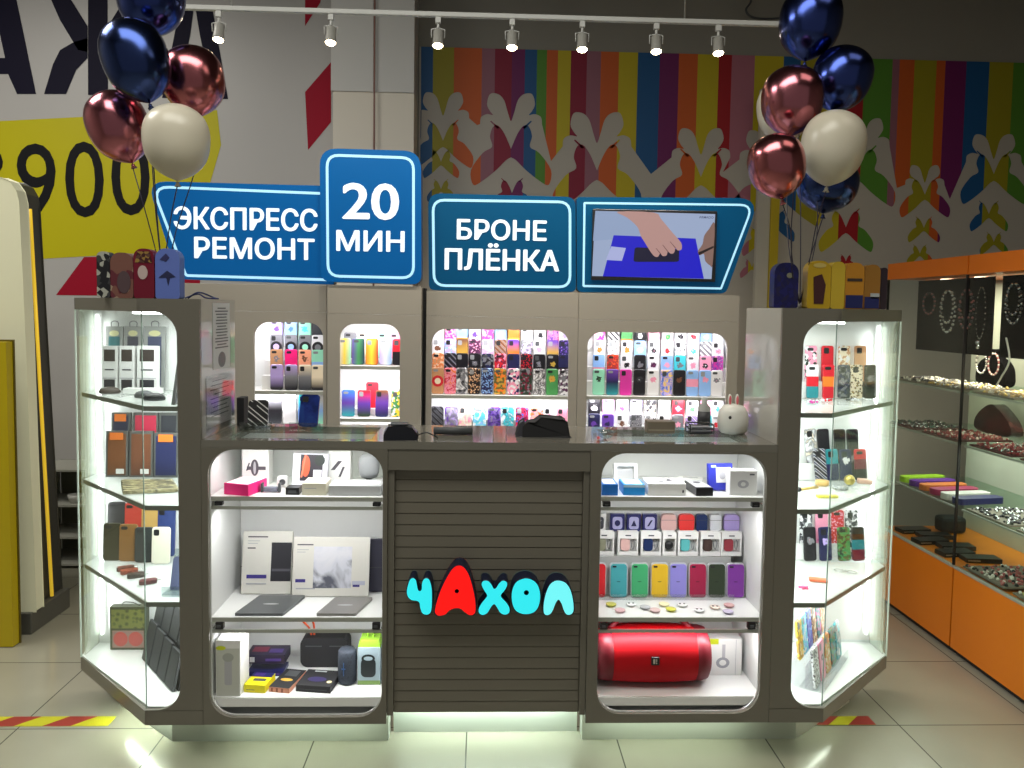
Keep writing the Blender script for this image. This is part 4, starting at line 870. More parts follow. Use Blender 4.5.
b = B(); b.tube(curve3([(-w*.40, 0, R0*1.55), (-w*.34, 0, R0*2.02), (-w*.24, 0, R0*2.28), (0, 0, R0*2.36), (w*.22, 0, R0*2.26), (w*.32, 0, R0*1.98), (w*.40, 0, R0*1.55)], 6), .011, RDK, 10); b.done('handle', t)
b = B(); b.tube([(-w*.32, .01, .007), (w*.32, .01, .007)], .006, BLACKM, 8); b.done('foot', t)
bx = lambda u, v: at(u, v, Y=.19-R0-.004)
p = at(655.5, 662, Y=.165-R0-.004); lx, lz = p.x-x, p.z-SZ[2]
b = B(); b.box(lx-.015, lx+.015, -R0-.005, -R0+.012, lz-.015, lz+.015, BLACK)
text_mesh(b, '!', lx+.002, lx+.006, lz-.009, lz+.010, -R0-.0056, C('badge_print', 200, 190, 180), .03); b.flat([(q[0], -R0-.0056, q[1]) for q in rrect(lx-.009, lx-.001, lz-.009, lz+.010, .003, 3)], C('badge_print', 200, 190, 180)); b.done('badge', t, bevel=.002)
x, w, y, z, h = span(708, 740, 637, 684, Z=SZ[2], Y=.22)
carton('headphone_box', 'white box printed with grey headphones beside the red speaker', 'box', x, .20, SZ[2], w, .09, h, CARD, [(.38, .48, .45, .85, FAINT), (.2, .62, .2, .5, C('hp_grey', 150, 152, 160), 'e'), (.30, .52, .27, .43, CARD, 'e'), (.0, .26, .86, 1.0, C('sticker_lime', 205, 215, 40)), (.80, .815, .02, .98, FAINT)])

# ---- counter showcase, right, top shelf
Z = SZ[0]
BL1 = C('box_blue', 28, 110, 196); BL2 = C('box_sky', 30, 140, 215); DB = C('box_deep_blue', 44, 52, 170)
def low(name, label, u0, u1, vt, vb, dep, mat, prints=(), tops=(), Z=Z, Y=None, cat='box', **k):
    x, w, y, z, h = span(u0, u1, vt, vb, Z=Z, Y=Y); y = max(y, .04) if Y is None else y
    return carton(name, label, cat, x, y, Z, w, dep, h, mat, prints, tops, **k)
low('cable_box', 'bright blue flat box at the end of the top shelf, white lid', 602, 618, 484.5, 496, .10, BL1, (), [(.12, .88, .1, .9, CARD)], Y=.05)
low('charger_box', 'sky blue flat box with pale lid beside the cable box', 623.5, 645, 485, 495.5, .10, BL2, [(0, 1, .75, 1, C('box_pale', 190, 220, 240))], [(.08, .92, .1, .95, C('box_pale', 190, 220, 240))], Y=.055)
low('accessory_box', 'wide white flat box with black drawn print on its lid', 648, 686, 484, 494.5, .11, CARD, [(.9, .95, .2, .5, INK, 'e')], [(.3, .5, .3, .5, INK, 'e'), (.55, .75, .35, .55, INK, 'e'), (.6, .7, .6, .8, INK)], Y=.055)
low('adapter_box', 'small flat box with black front and pale lid', 696, 713.5, 488, 495.5, .13, BLACK, (), [(.05, .95, .1, 1, LGREY), (.3, .7, .55, .8, INK, 'e')], Y=.05, rz=.08)
low('white_charger_box', 'small white box behind the black fronted box', 679, 703, 479, 486, .05, CARD, [(.3, .6, .3, .7, FAINT)], [(.2, .8, .3, .7, FAINT)], Y=.21, rz=-.15)
low('airpod_style_box', 'square white box printed with a grey round device, beside the deep blue box', 730, 757, 471, 496, .05, CARD, [(.28, .7, .28, .62, FAINT, 'e'), (.40, .58, .36, .54, CARD, 'e'), (.72, .9, .82, .88, INK)], Y=.07)
x, w, y, z, h = span(709, 734, 464, 490, Z=Z, Y=.13)
carton('display_case_box', 'deep blue box with a white window, leaning on the top shelf', 'box', x, .13, Z+.004, w, .02, h*.96, DB, [(.3, .92, .28, .86, CARD), (.42, .7, .4, .7, FAINT, 'e'), (.1, .3, .86, .94, C('box_pale', 190, 220, 240))], tilt=.12, rz=.12)
b = B(); o_, i_ = ringpts(-.045, .045, 0, .075, -.033, .033, .012, .063, .003, 2); b.ring(o_, i_, 0, .004, CARD); b.box(-.045, -.035, .0045, .03, 0, .07, CARD); b.box(.035, .045, .0045, .03, 0, .07, CARD); b.box(-.0345, .0345, .026, .03, 0, .07, pbr('inside_card', (.7, .7, .7), .6))
x, w, y, z, h = span(612, 640, 461, 488, Z=Z, Y=.2)
b.done('open_white_box', None, (x, .2, Z+.014), label='open white box frame standing behind the blue boxes', cat='box', rot=(-.15, 0, 0))

# ---- counter showcase, left, top shelf
Z = .97
low('power_bank_box', 'hot pink flat box with white lid on the top shelf', 222, 250, 484, 495, .12, C('box_pink', 240, 40, 130), (), [(.04, .96, .04, .96, CARD), (.2, .8, .4, .5, FAINT)], Z=Z, Y=.05, rz=-.3)
x, w, y, z, h = span(242, 269, 448, 478, Z=Z, Y=.22)
carton('bracket_box', 'tall white box printed with a dark clamp holder', 'box', x, .22, Z, w, .06, .135, CARD, [(.32, .62, .25, .72, C('clamp', 80, 76, 84), 'e'), (.18, .88, .42, .52, C('clamp', 80, 76, 84)), (.42, .52, .3, .66, FAINT, 'e'), (.15, .3, .4, .62, INK, 'd')])
x, w, y, z, h = span(290, 328, 451, 486, Z=Z, Y=.18)
carton('wireless_charger_box', 'pale lilac leaning box printed with a phone and red moon', 'box', x, .18, Z+.005, w*.94, .015, .122, C('box_lilac_white', 214, 214, 226), [(.22, .86, .16, .96, C('ph', 48, 44, 52)), (.26, .50, .28, .94, C('moon', 205, 90, 60), 'e'), (.24, .38, .26, .96, C('moon2', 225, 120, 90), 'd'), (.62, .92, .62, .96, C('charger_ink', 40, 48, 44), 'e'), (.6, .84, .2, .5, C('box_lilac_white', 214, 214, 226))], tilt=.2, rz=-.08)
x, w, y, z, h = span(329, 350, 450, 480, Z=Z, Y=.22)
carton('car_holder_box', 'white box printed with a grey suction car holder', 'box', x, .22, Z, w*1.05, .05, .13, CARD, [(.1, .62, .45, .72, C('clamp', 80, 76, 84), 'd'), (.45, .75, .25, .55, C('clamp', 80, 76, 84), 'd')])
low('cable_reel_box', 'tiny black box beside the white box on the shelf', 285.5, 299, 488, 494, .05, BLACK, [(.2, .8, .3, .7, DGREY)], Z=Z, Y=.06)
low('earbud_box', 'cream white flat box in the middle of the top shelf', 302, 326, 483.5, 494.5, .10, C('cream_box', 224, 220, 200), [(.1, .6, .55, .6, FAINT)], Z=Z, Y=.06)
low('clear_tray_box', 'wide silver grey flat box with clear lid at the shelf end', 328.5, 381, 486, 495, .11, LGREY, (), [(.05, .3, .2, .8, CARD), (.36, .62, .2, .8, CARD), (.68, .95, .2, .8, CARD)], Z=Z, Y=.055)
p = at(268, 492, Z=Z)
t = thing('car_phone_mount', 'small dark clamp phone mount lying beside the pink box', 'phone mount', (p.x+.012, .10, Z+.001))
b = B(); b.box(-.026, .026, -.008, .010, .002, .02, C('mount_grey', 120, 124, 140)); b.done('body', t, bevel=.004)
for s_ in (-1, 1): b = B(); b.box(*sorted((s_*.027, s_*.035)), -.010, .012, 0, .034, DGREY); b.done('clamp_arm', t, bevel=.003)
p = at(281, 486, Z=Z)
t = thing('mini_fan_speaker', 'tiny white cube gadget with dark round face', 'gadget', (p.x+.01, .17, Z+.001))
b = B(); b.box(-.018, .018, 0, .03, 0, .042, CARD); b.done('body', t, bevel=.006)
b = B(); M = Matrix.Translation((.004, -.0005, .022)) @ Matrix.Rotation(PI/2, 4, 'X'); b.lathe([(0, 0), (.011, 0), (.011, .003), (.006, .003), (.005, .001), (0, .001)], DGREY, 18, M); b.done('round_face', t)
x, w, y, z, h = span(361, 377, 451, 472, Z=Z, Y=.2)
t = thing('desk_webcam', 'grey ribbed oval device on a small dark foot', 'webcam', (x, .2, Z+.001))
b = B(); b.lathe([(.022, 0), (.024, .004), (.012, .010), (.010, .03), (0, .03)], DGREY, 20); b.done('foot', t)
b = B(); b.lathe([(.012, .03), (.030, .036), (.038, .055), (.040, .085), (.036, .112), (.024, .125), (0, .128)], MGREY, 24, sy=.6); b.done('body', t)

# ---- counter showcase, left, laptop shelf
Z = .531
x, w, y, z, h = span(240.5, 292, 532, 593, Z=Z, Y=.27)
IV = C('ivory_card', 224, 222, 214)
carton('laptop_case_box', 'ivory box printed with a black marble laptop shell', 'box', x, .26, Z+.003, w*.97, .012, .238, IV, [(.58, .985, .2, .82, C('shell_black', 46, 46, 52), 'r'), (.60, .97, .36, .40, C('shell_vein', 92, 92, 100)), (.10, .50, .245, .305, PURP), (.1, .5, .90, .92, INK), (.1, .34, .84, .85, FAINT), (.1, .3, .80, .81, FAINT), (.1, .26, .72, .74, INK), (.1, .5, .15, .17, FAINT)], tilt=.18)
x, w, y, z, h = span(292, 370, 537, 594, Z=Z, Y=.255)
MB_ = pat('marble', (225, 225, 232), (214, 216, 226), (90, 92, 104), 16)
b = B(); w *= .98; h = .224; b.box(-w/2, w/2, 0, .012, 0, h, IV)
for x0, x1, z0, z1, m in ((.27, .77, .14, .84, MB_), (.04, .17, .235, .29, PURP), (.05, .26, .86, .88, INK), (.05, .2, .78, .79, FAINT), (.05, .16, .74, .75, FAINT), (.05, .3, .12, .14, FAINT), (.78, .95, .19, .26, C('shell_fold', 190, 192, 210)), (.79, .88, .16, .2, PURP)):
    b.flat([(-w/2+x0*w, -.0006, z0*h), (-w/2+x1*w, -.0006, z0*h), (-w/2+x1*w, -.0006, z1*h), (-w/2+x0*w, -.0006, z1*h)], m)
b.done('laptop_case_box', None, (x, .235, Z+.003), label='wide ivory box printed with a white marble laptop shell', cat='box', rot=(-.18, 0, 0), bevel=.001)
x, w, y, z, h = span(371, 390, 541, 591, Z=Z, Y=.24)
carton('tablet_case', 'dark blue grey tablet case at the end of the laptop shelf', 'tablet case', x-.022, .285, Z+.003, .09, .015, .205, C('tablet_blue', 52, 52, 68), [(.05, .95, .45, .47, DGREY), (.08, .16, .48, .53, CARD, 'e')], tilt=.12)
low('spare_case_box', 'thin white box top behind the two laptop case boxes', 262, 330, 526, 540, .01, CARD, Z=Z+.22, Y=.32) if False else None
def laptop(u0, u1, v0, v1, label, mat):
    a = at(u0, v1, Z=Z+.008); c = at(u1, v1, Z=Z+.008); d_ = at((u0+u1)/2+10, v0, Z=Z+.014)
    w = c.x-a.x; dp = min(d_.y - max(a.y, .045), .19)
    t = thing('closed_laptop', label, 'laptop', ((a.x+c.x)/2, max(a.y, .045), Z+.0006), 0, 'closed laptops on the shelf')
    sk = .04
    b = B(); q = roundpoly([(-w/2, 0), (w/2, 0), (w/2+sk, dp), (-w/2+sk, dp)], .008); b.prism(q, 0, .005, mat, 'z'); b.done('base', t, bevel=.0015)
    b = B(); b.prism(q, .0057, .0095, mat, 'z'); b.flat([(p_[0]+sk/2, p_[1], .0099) for p_ in ellipse(0, dp*.5, .03, .006, 12)], pbr('logo_glint', (.55, .56, .58), .3)); b.done('lid', t, bevel=.0015)
laptop(230.5, 280, 594, 618.5, 'dark grey closed laptop lying flat on the shelf', pbr('laptop_dark', (.16, .17, .18), .35, .6))
laptop(314, 354, 596, 617.5, 'lighter warm grey closed laptop lying on the shelf', pbr('laptop_light', (.32, .31, .295), .35, .6))

# ---- counter showcase, left, bottom shelf
Z = .235
x, w, y, z, h = span(212, 240, 651, 706, Z=Z, Y=.05)
carton('microphone_box', 'tall white box with pale grey microphone print and yellow sticker', 'box', -.931, .045, Z, .088, .11, .205, CARD, [(.04, .96, .0, .86, C('mic_panel', 196, 198, 190)), (.36, .66, .2, .72, FAINT, 'o'), (.28, .74, .62, .78, C('mic_g', 165, 168, 162), 'e'), (.02, .42, .83, .91, C('sticker_lime', 205, 215, 40), 'e')])
low('game_box', 'dark violet box on its side behind the yellow box', 246, 285, 655, 673, .09, C('box_dviolet', 34, 28, 52), [(.1, .22, .2, .75, LGREY), (.5, .9, .3, .6, C('viol', 70, 50, 120))], [(.1, .5, .3, .8, C('viol2', 120, 30, 60)), (.55, .9, .2, .6, C('viol', 70, 50, 120))], Z=Z+.046, Y=.205)
low('game_box_lower', 'deep blue box supporting the dark violet box', 247, 283, 672, 686, .09, C('box_navy2', 28, 30, 84), [(.3, .9, .3, .7, C('viol', 70, 50, 120))], Z=Z, Y=.20)
low('cable_carton', 'bright yellow carton with black lettering on the bottom shelf', 243.5, 265.5, 685, 697, .10, C('box_yellow', 232, 220, 20), [(.1, .5, .3, .38, INK)], [(.25, .85, .3, .5, INK), (0, 1, .62, 1, C('box_navy2', 28, 30, 84)), (.1, .6, .7, .95, C('viol', 90, 90, 150))], Z=Z, Y=.07, rz=-.12)
low('gadget_box', 'black flat box with gold print and copper front', 268, 290, 688, 697, .15, C('copper', 214, 150, 120), [(.1, .2, .1, .9, C('copper_dark', 140, 80, 60)), (.35, .45, .1, .9, C('copper_dark', 140, 80, 60)), (.6, .7, .1, .9, C('copper_dark', 140, 80, 60))], [(0, 1, 0, 1, BLACKM), (.2, .8, .35, .5, C('gold_print', 214, 170, 70), 'e'), (.2, .8, .62, .92, DGREY)], Z=Z, Y=.07, rz=-.2)
low('keyboard_box', 'large flat black box with violet artwork and cream dot', 295, 331, 686, 696, .13, BLACKM, [(.1, .9, .4, .45, DGREY)], [(.2, .75, .25, .55, C('viol3', 52, 46, 88), 'e'), (.25, .6, .85, .92, LGREY), (.8, .95, .2, .35, C('cream_dot', 226, 214, 160), 'e')], Z=Z, Y=.07, rz=-.14)
x, w, y, z, h = span(300, 348, 648, 680, Z=Z, Y=.27)
t = thing('portable_speaker_case', 'black rounded carrying case speaker with an orange strap', 'speaker', (x, .275, Z+.001))
b = B(); b.prism(rrect(-w/2, w/2, 0, .118, .028, 5), 0, .07, BLACKM, 'y'); b.done('body', t, bevel=.008)
b = B(); b.box(-w/2+.02, -.01, -.0008, 0, .082, .086, DGREY); b.box(.02, w/2-.02, -.0008, 0, .082, .086, DGREY); b.done('zip_marks', t)
b = B(); b.tube(curve3([(-w*.30, .03, .115), (-w*.34, .02, .15), (-w*.50, .02, .185), (-w*.36, .02, .19), (-w*.26, .03, .165), (-w*.24, .03, .115)], 6), .004, C('orange_strap', 225, 90, 50), 8); b.done('strap', t)
x, w, y, z, h = span(337, 356, 657, 692, Z=Z, Y=.13)
t = thing('cylinder_speaker', 'dark blue grey upright fabric speaker with rounded ends', 'speaker', (x, .15, Z+.001)); r0 = w/2
b = B(); b.lathe([(r0*.8, 0), (r0*.96, .008), (r0, .03), (r0, .10), (r0*.95, .122), (r0*.8, .13), (0, .131)], pat('marble', (44, 50, 60), (52, 60, 72), (38, 42, 52), 200, .8), 28); b.done('body', t)
b = B(); b.box(-r0*.45, -r0*.05, -r0-.001, -r0*.9, .064, .068, C('sp_mark', 60, 100, 150)); b.box(-r0*.28, -r0*.2, -r0-.001, -r0*.9, .04, .09, C('sp_mark', 60, 100, 150)); b.done('button_marks', t)
x, w, y, z, h = span(358.5, 381, 656, 692, Z=Z, Y=.13)
t = thing('speaker_gift_box', 'pale blue box with green top printed with a round speaker', 'box', (x-.003, .13, Z+.001))
GRN = C('box_green', 150, 200, 60)
b = B(); b.box(-w/2, w/2, 0, .08, 0, .142, C('box_paleblue', 160, 180, 190)); b.flat([(-w/2, -.0004, 0), (w/2, -.0004, 0), (w/2, -.0004, .016), (-w/2, -.0004, .016)], C('box_green2', 120, 150, 80))
b.flat([(p_[0], -.0005, p_[1]) for p_ in rrect(-w*.36, w*.30, .028, .10, .018, 4)], C('pic_black', 26, 34, 36)); b.flat([(p_[0], -.0007, p_[1]) for p_ in ellipse(-.003, .10, w*.3, .016, 16)], C('pic_black', 26, 34, 36)); b.flat([(p_[0], -.0009, p_[1]) for p_ in ellipse(-.003, .10, w*.2, .008, 16)], C('box_paleblue', 160, 180, 190)); b.done('body', t)
b = B(); b.prism([(-w/2, .1425), (w/2, .1425), (w*.42, .168), (-w*.42, .168)], .004, .076, GRN, 'y'); b.done('green_lid', t)
b = B(); b.tube(curve3([(-.012, .04, .167), (-.008, .04, .185), (.008, .04, .185), (.012, .04, .167)], 5), .003, GRN, 6); b.done('carry_loop', t)

# ================================================================== GOODS IN THE TOWERS
def turned(name, label, cat, x, y, z, rz, group=None): return thing(name, label, cat, (x, y, z), rz, group)
# ---- left tower, top shelf
Z = SHZ[0]+.001; TG = 'boxed goods on the top shelf of the left tower'
for i, (u0, u1, c, nm) in enumerate(((105, 122.5, (60, 110, 115), 'teal'), (124, 141, (70, 72, 84), 'black'), (143.5, 165, (74, 78, 104), 'blue grey'))):
    x, w, y, z, h = span(u0, u1, 325, 375, Z=Z, Y=.535)
    t = thing('hanging_case_package', f'grey blister package with hook holding a {nm} phone case, behind the white boxes', 'package', (x, .53, Z+.0), 0, TG)
    h = h*.98; t.rotation_euler = (-.05, 0, 0)
    b = B(); b.box(-w/2, w/2, 0, .008, 0, h, C('package_grey', 150, 152, 150)); b.flat([(-w*.32, -.0005, .02), (w*.32, -.0005, .02), (w*.32, -.0005, h*.84), (-w*.32, -.0005, h*.84)], pat('plain', c)); b.flat([(q[0], -.0009, q[1]) for q in ellipse(0, h*.89, w*.28, .012, 14)], C('sticker_cream', 212, 208, 160)); b.done('card', t)
    b = B(); b.tube(curve3([(-.014, .004, h), (-.014, .004, h+.016), (0, .004, h+.022), (.014, .004, h+.016), (.014, .004, h)], 4), .002, MGREY, 6); b.done('hook', t)
for i, (u0, u1, nm) in enumerate(((101, 117, 'left one'), (118.5, 134, 'middle one'), (136, 157, 'one nearest the post'))):
    x, w, y, z, h = span(u0, u1, 346, 385, Z=Z, Y=.47)
    carton('watch_strap_box', f'white slim box with two dark windows, the {nm} of three', 'box', x, .47, Z, w*.96, .03, h, CARD,
           [(.14, .86, .02, .26, C('win_dark', 44, 44, 50)), (.14, .86, .66, .92, C('win_dark2', 58, 50, 46)), (.2, .8, .46, .49, INK), (.04, .96, .28, .30, FAINT)], group=TG, tilt=.04)
b = B(); b.box(-.07, .07, 0, .05, 0, .022, CARD); b.done('flat_white_box', None, (-1.37, .38, Z), label='flat white box lying before the three slim white boxes', cat='box', bevel=.002)
for i, (x, y, rz, c, l) in enumerate(((-1.50, .40, .3, C('mouse_brown', 70, 60, 54), 'brown grey'), (-1.31, .27, -.2, DGREY, 'dark grey'), (-1.24, .19, .1, BLACK, 'black'))):
    b = B(); b.lathe([(0, 0), (.03, 0), (.033, .008), (.026, .020), (.012, .026), (0, .027)], c, 20, Matrix.Diagonal((1.25, .75, 1, 1)))
    b.done('cable_coil', None, (x, y, Z), label=f'{l} rounded gadget lying on the top shelf of the left tower', cat='gadget', rot=(0, 0, rz))
b = B(); b.box(-.006, .006, -.05, .05, 0, .165, C('frame_dark', 62, 62, 60)); b.box(.0065, .0085, -.044, .044, .008, .157, C('frame_inner', 40, 40, 44))
b.done('framed_panel', None, (-1.125, .10, Z), label='dark slim panel leaning edge on beside the tower post', cat='panel', rot=(0, .14, .12), bevel=.002)
# ---- left tower, second shelf: wallet cases
Z = SHZ[1]+.001; TG = 'boxed wallet phone cases in the left tower'
TAGC = C('price_orange', 245, 130, 50, .5)
wal = [(105, 127, 430, (128, 78, 44), 'brown', 'front row at the glass end', 1, .48, 0), (128.5, 152, 430, (124, 76, 52), 'chestnut brown', 'middle of the front row', 0, .48, 0), (153, 177.5, 432, (40, 46, 92), 'navy', 'front row beside the post', 1, .48, 0),
       (110, 129, 411, (44, 48, 74), 'dark navy', 'back row at the glass end', 1, .520, .06), (132, 157, 411, (200, 50, 80), 'crimson hearted', 'middle of the back row', 0, .520, .06), (158, 177, 411, (48, 50, 58), 'charcoal', 'back row beside the post', 2, .520, .06)]
for u0, u1, vt, c, nm, pl, tagk, Y, lift in wal:
    x, w, y, z, h = span(u0, u1, vt, 469, Z=Z, Y=Y); h = h*.97; x = min(x, -1.035-w/2)
    t = thing('wallet_case_box', f'{nm} wallet phone case in grey clear box, {pl}', 'phone case', (x, Y, Z), 0, TG); t.rotation_euler = (-.06, 0, 0)
    b = B(); b.box(-w/2, w/2, 0, .018, 0, h, C('box_smoke', 96, 98, 96)); b.done('box', t, bevel=.001)
    b = B(); b.box(-w/2+.009, w/2-.007, -.003, -.0005, .008, h-.012, pat('grad', tuple(int(q*.8) for q in c), c, c, 60, .5)); b.done('wallet_case', t, bevel=.001)
    if tagk == 1: b = B(); b.box(-w*.30, w*.30, -.006, -.0035, h-.036, h-.006, TAGC); b.done('price_tag', t)
    if tagk == 2: b = B(); b.box(.0, w*.34, -.006, -.0035, h*.42, h*.55, TAGC); b.done('price_tag', t)
    if lift == 0 and 'navy' not in nm: b = B(); b.box(0, w*.36, -.0055, -.0035, .014, .034, CARD); b.done('barcode_sticker', t)
for i in range(7):
    b = B(); b.box(-.095, .095, -.012, .012, 0, .012, pat('marble', (176, 168, 130), (136, 128, 96), (90, 86, 70), 50))
    b.done('strap_package', None, (-1.265-.014*i, .21+.028*i, Z+.001), label=f'{ORD[i]} flat yellowish strap package from the front, fanned before the wallet cases', cat='package', group='flat strap packages fanned on the shelf', rot=(0, 0, .25-.03*i), bevel=.001)
t = thing('folded_wallet', 'tall black folded wallet standing open beside the tower post', 'wallet', (-1.075, .10, Z))
b = B(); b.box(-.007, .007, -.05, .06, 0, .185, BLACKM); b.done('cover', t, bevel=.003, rot=(0, .12, .3))
b = B(); b.box(.012, .018, -.04, .05, 0, .13, DGREY); b.done('inner_flap', t, bevel=.002, rot=(0, .05, .1))
# ---- left tower, third shelf: leather cases
Z = SHZ[2]+.001; TG = 'leather phone cases in the left tower'
for u0, u1, vt, vb, c, nm, Y, cm in ((107, 124, 503, 555, (40, 40, 44), 'black back row', .535, 1), (123.5, 141.5, 504, 555, (196, 58, 44), 'red back row', .535, 1), (141, 157, 507, 556, (196, 160, 92), 'gold back row', .535, 0), (157, 174, 508, 556, (44, 62, 120), 'blue back row', .535, 2),
                                      (102, 121.5, 524, 555, (54, 52, 30), 'olive front row', .475, 1), (118.5, 137, 525, 556, (138, 96, 44), 'golden brown front row', .47, 1), (134, 153, 528, 559, (44, 50, 50), 'dark grey front row', .455, 1), (151, 170, 528, 561, (216, 212, 196), 'ivory white front row', .44, 2)):
    x, w, y, z, h = span(u0, u1, vt, vb, Z=Z, Y=Y)
    phone_case(x, Y, Z, .073, h, pat('plain', c, rough=.5), f'{nm} leather phone case standing in the left tower', TG, .08, 0, None, cm)
for i, (u, v, c, nm) in enumerate(((124, 564, (110, 60, 50), 'reddish brown'), (128, 571, (150, 70, 50), 'copper brown'), (136, 576, (70, 60, 56), 'dark grey'), (148, 584, (96, 44, 48), 'wine red'))):
    p = at(u, v, Z=Z)
    b = B(); b.prism(rrect(-.032, .032, -.016, .016, .014, 5), 0, .014, pat('marble', c, tuple(int(q*.7) for q in c), c, 60), 'z'); b.tube([(.032, .004, .007), (.046, .008, .006)], .003, STEEL, 6)
    b.done('key_fob_cover', None, ([-1.43, -1.40, -1.355, -1.28][i], [.36, .325, .28, .21][i], Z+.0005), label=f'{nm} leather key fob cover lying on the third shelf', cat='key fob', group='key fob covers on the shelf', rot=(0, 0, .5), bevel=.004)
t = thing('acrylic_phone_stand', 'clear grey acrylic stand holding a tilted dark blue phone case', 'stand', (-1.125, .12, Z))
b = B(); AC = glass('acrylic', (.82, .86, .88), .18); b.box(-.05, .045, -.05, .04, 0, .006, AC); b.box(-.05, .045, -.05, -.044, .006, .035, AC); b.done('base', t)
b = B(); M = Matrix.Translation((.0, -.01, .008)) @ Matrix.Rotation(-.35, 4, 'X'); b.box(-.035, .035, 0, .006, 0, .15, AC, M); b.done('back_support', t)
b = B(); M = Matrix.Translation((.0, -.013, .010)) @ Matrix.Rotation(-.35, 4, 'X'); b.prism(rrect(-.032, .032, 0, .12, .01, 4), -.008, -.001, C('slate', 70, 76, 104), 'y', M=M); b.done('phone_case', t)
# ---- left tower, deck
Z = .213; x, w, y, z, h = span(110, 146, 607, 650, Z=Z, Y=.49)
t = thing('gift_case_box', 'dark green box with quilted window above red round picture', 'box', (x, .49, Z))
b = B(); b.box(-w/2, w/2, 0, .035, 0, h, C('box_dkgreen', 52, 60, 34)); b.flat([(-w*.46, -.0005, h*.5), (w*.46, -.0005, h*.5), (w*.46, -.0005, h*.94), (-w*.46, -.0005, h*.94)], pat('spots', (112, 118, 52), (84, 92, 40), (60, 66, 30), 30))
b.flat([(-w*.44, -.0005, h*.05), (w*.44, -.0005, h*.05), (w*.44, -.0005, h*.45), (-w*.44, -.0005, h*.45)], C('pic_grey', 150, 120, 112))
for q in (-.21, .21): b.flat([(p[0], -.0008, p[1]) for p in ellipse(q*w, h*.25, w*.2, h*.17, 18)], C('pic_red', 186, 70, 66))
b.done('box', t)
b = B(); b.tube(curve3([(-.03, .015, h), (-.02, .015, h+.015), (.02, .015, h+.012), (.045, .015, h-.001)], 4), .002, DGREY, 6); b.done('cord_handle', t)
# black pocket organiser standing along the angled glass
a, c = Vector((-1.385, .41, Z)), Vector((-1.15, .12, Z)); L_ = (c-a).length; ang = math.atan2(c.y-a.y, c.x-a.x)
t = thing('pocket_organiser', 'black fabric stand with two tiers of pockets facing the angled glass', 'organiser', ((a.x+c.x)/2, (a.y+c.y)/2, Z), ang)
M = Matrix.Rotation(-.22, 4, 'X')
b = B(); b.box(-L_/2, L_/2, .012, .020, 0, .30, BLACKM, M); b.done('back_board', t)
for r, (z0, z1, yy) in enumerate(((.0, .16, 0), (.15, .285, .007))):
    for k in range(4):
        x0 = -L_/2 + k*L_/4; b = B(); b.box(x0+.003, x0+L_/4-.003, yy-.010+r*.008, yy+.002+r*.002, z0, z1-.006*k, C('pocket_black', 40, 41, 44, .6), M); b.done('pocket', t, bevel=.003)
# ---- right tower
def tcase(u, vt, vb, wpx, Y, Z, kind, label, group, rz=0, roll=0, h=None):
    x, w, y, z, hh = span(u-wpx/2+1.4, u+wpx/2-1.4, vt, vb, Z=Z, Y=Y)
    o = phone_case(x, Y, Z+abs(roll)*.035, w, h or hh, pk(kind), label, group, .06, rz, None, random.choice((1, 2)))
    o.rotation_euler = (-.06, roll, rz); return o
Z = .0
ZS = SHZ
Z = ZS[0]+.001; TG = 'phone cases on the top shelf of the right tower'
for u, k, nm in ((811.5, 'floral pink white dgreen', 'dark flowered'), (828, 'plain red', 'plain red'), (845, 'floral cream white tan', 'cream floral'), (861, 'two dgrey tan', 'black and tan')):
    tcase(u, 346, 391, 14.5, .535, Z, k, f'{nm} phone case, back row top shelf of right tower', TG)
for u, k, nm in ((813, 'band teal red white', 'teal and red'), (829, 'band red orange red', 'red with golden figure'), (844.5, 'floral dgrey grey navy', 'dark lace'), (857, 'spots cream black gold', 'cream leopard'), (871, 'icon black grey white', 'black with white face print')):
    tcase(u, 365, 392, 14.5, .50, Z, k, f'{nm} phone case, front row top shelf of right tower', TG)
b = B(); b.box(-.13, .13, 0, .008, 0, .07, CARD); b.done('case_support', None, (1.38, .52, Z), label='white support strip between the two rows of the top shelf', cat='support')
for i, (x, y, c, nm) in enumerate(((1.28, .30, 'magenta', 'pink'), (1.36, .36, 'red', 'rose red'), (1.49, .40, 'dgrey', 'dark speckled'))):
    b = B()
    for k in range(14): a_ = random.uniform(0, 6.28); r_ = random.uniform(0, .028); b.ball((r_*math.cos(a_), r_*math.sin(a_), .005+random.uniform(0, .006)), .005, pat('plain', K[c] if k % 2 else K['white']), 8, 5)
    b.done('beaded_bracelet', None, (x, y, Z+.0003), label=f'small heap of {nm} beads on the top shelf of the right tower', cat='bracelet')
Z = ZS[1]+.001; TG = 'phone cases on the middle shelf of the right tower'
for u, k, nm, rl in ((815, 'marble cream grey white', 'white black edged', -.10), (827, 'icon black grey sky', 'black with pale creature', -.08), (842, 'icon black brown grey', 'black framed', -.05), (855, 'icon black grey cream', 'black with portrait print', -.05)):
    tcase(u, 430, 474, 14, .535, Z, k, f'{nm} phone case, back row middle shelf of right tower', TG, 0, rl)
for u, k, nm, rl in ((822, 'stripes black white navy', 'black white lettered', -.1), (834, 'two navy teal', 'blue and navy', -.08), (847, 'icon navy white white', 'navy with white star print', -.06), (862, 'band black wine red', 'black and wine', -.06)):
    tcase(u, 450, 476, 14.5, .50, Z, k, f'{nm} phone case, front row middle shelf of right tower', TG, 0, rl)
b = B(); b.box(-.13, .13, 0, .008, 0, .07, CARD); b.done('case_support', None, (1.38, .52, Z), label='white support strip between the two rows of the middle shelf', cat='support')
GOLD = pbr('gold_metal', (.72, .50, .18), .3, 1)
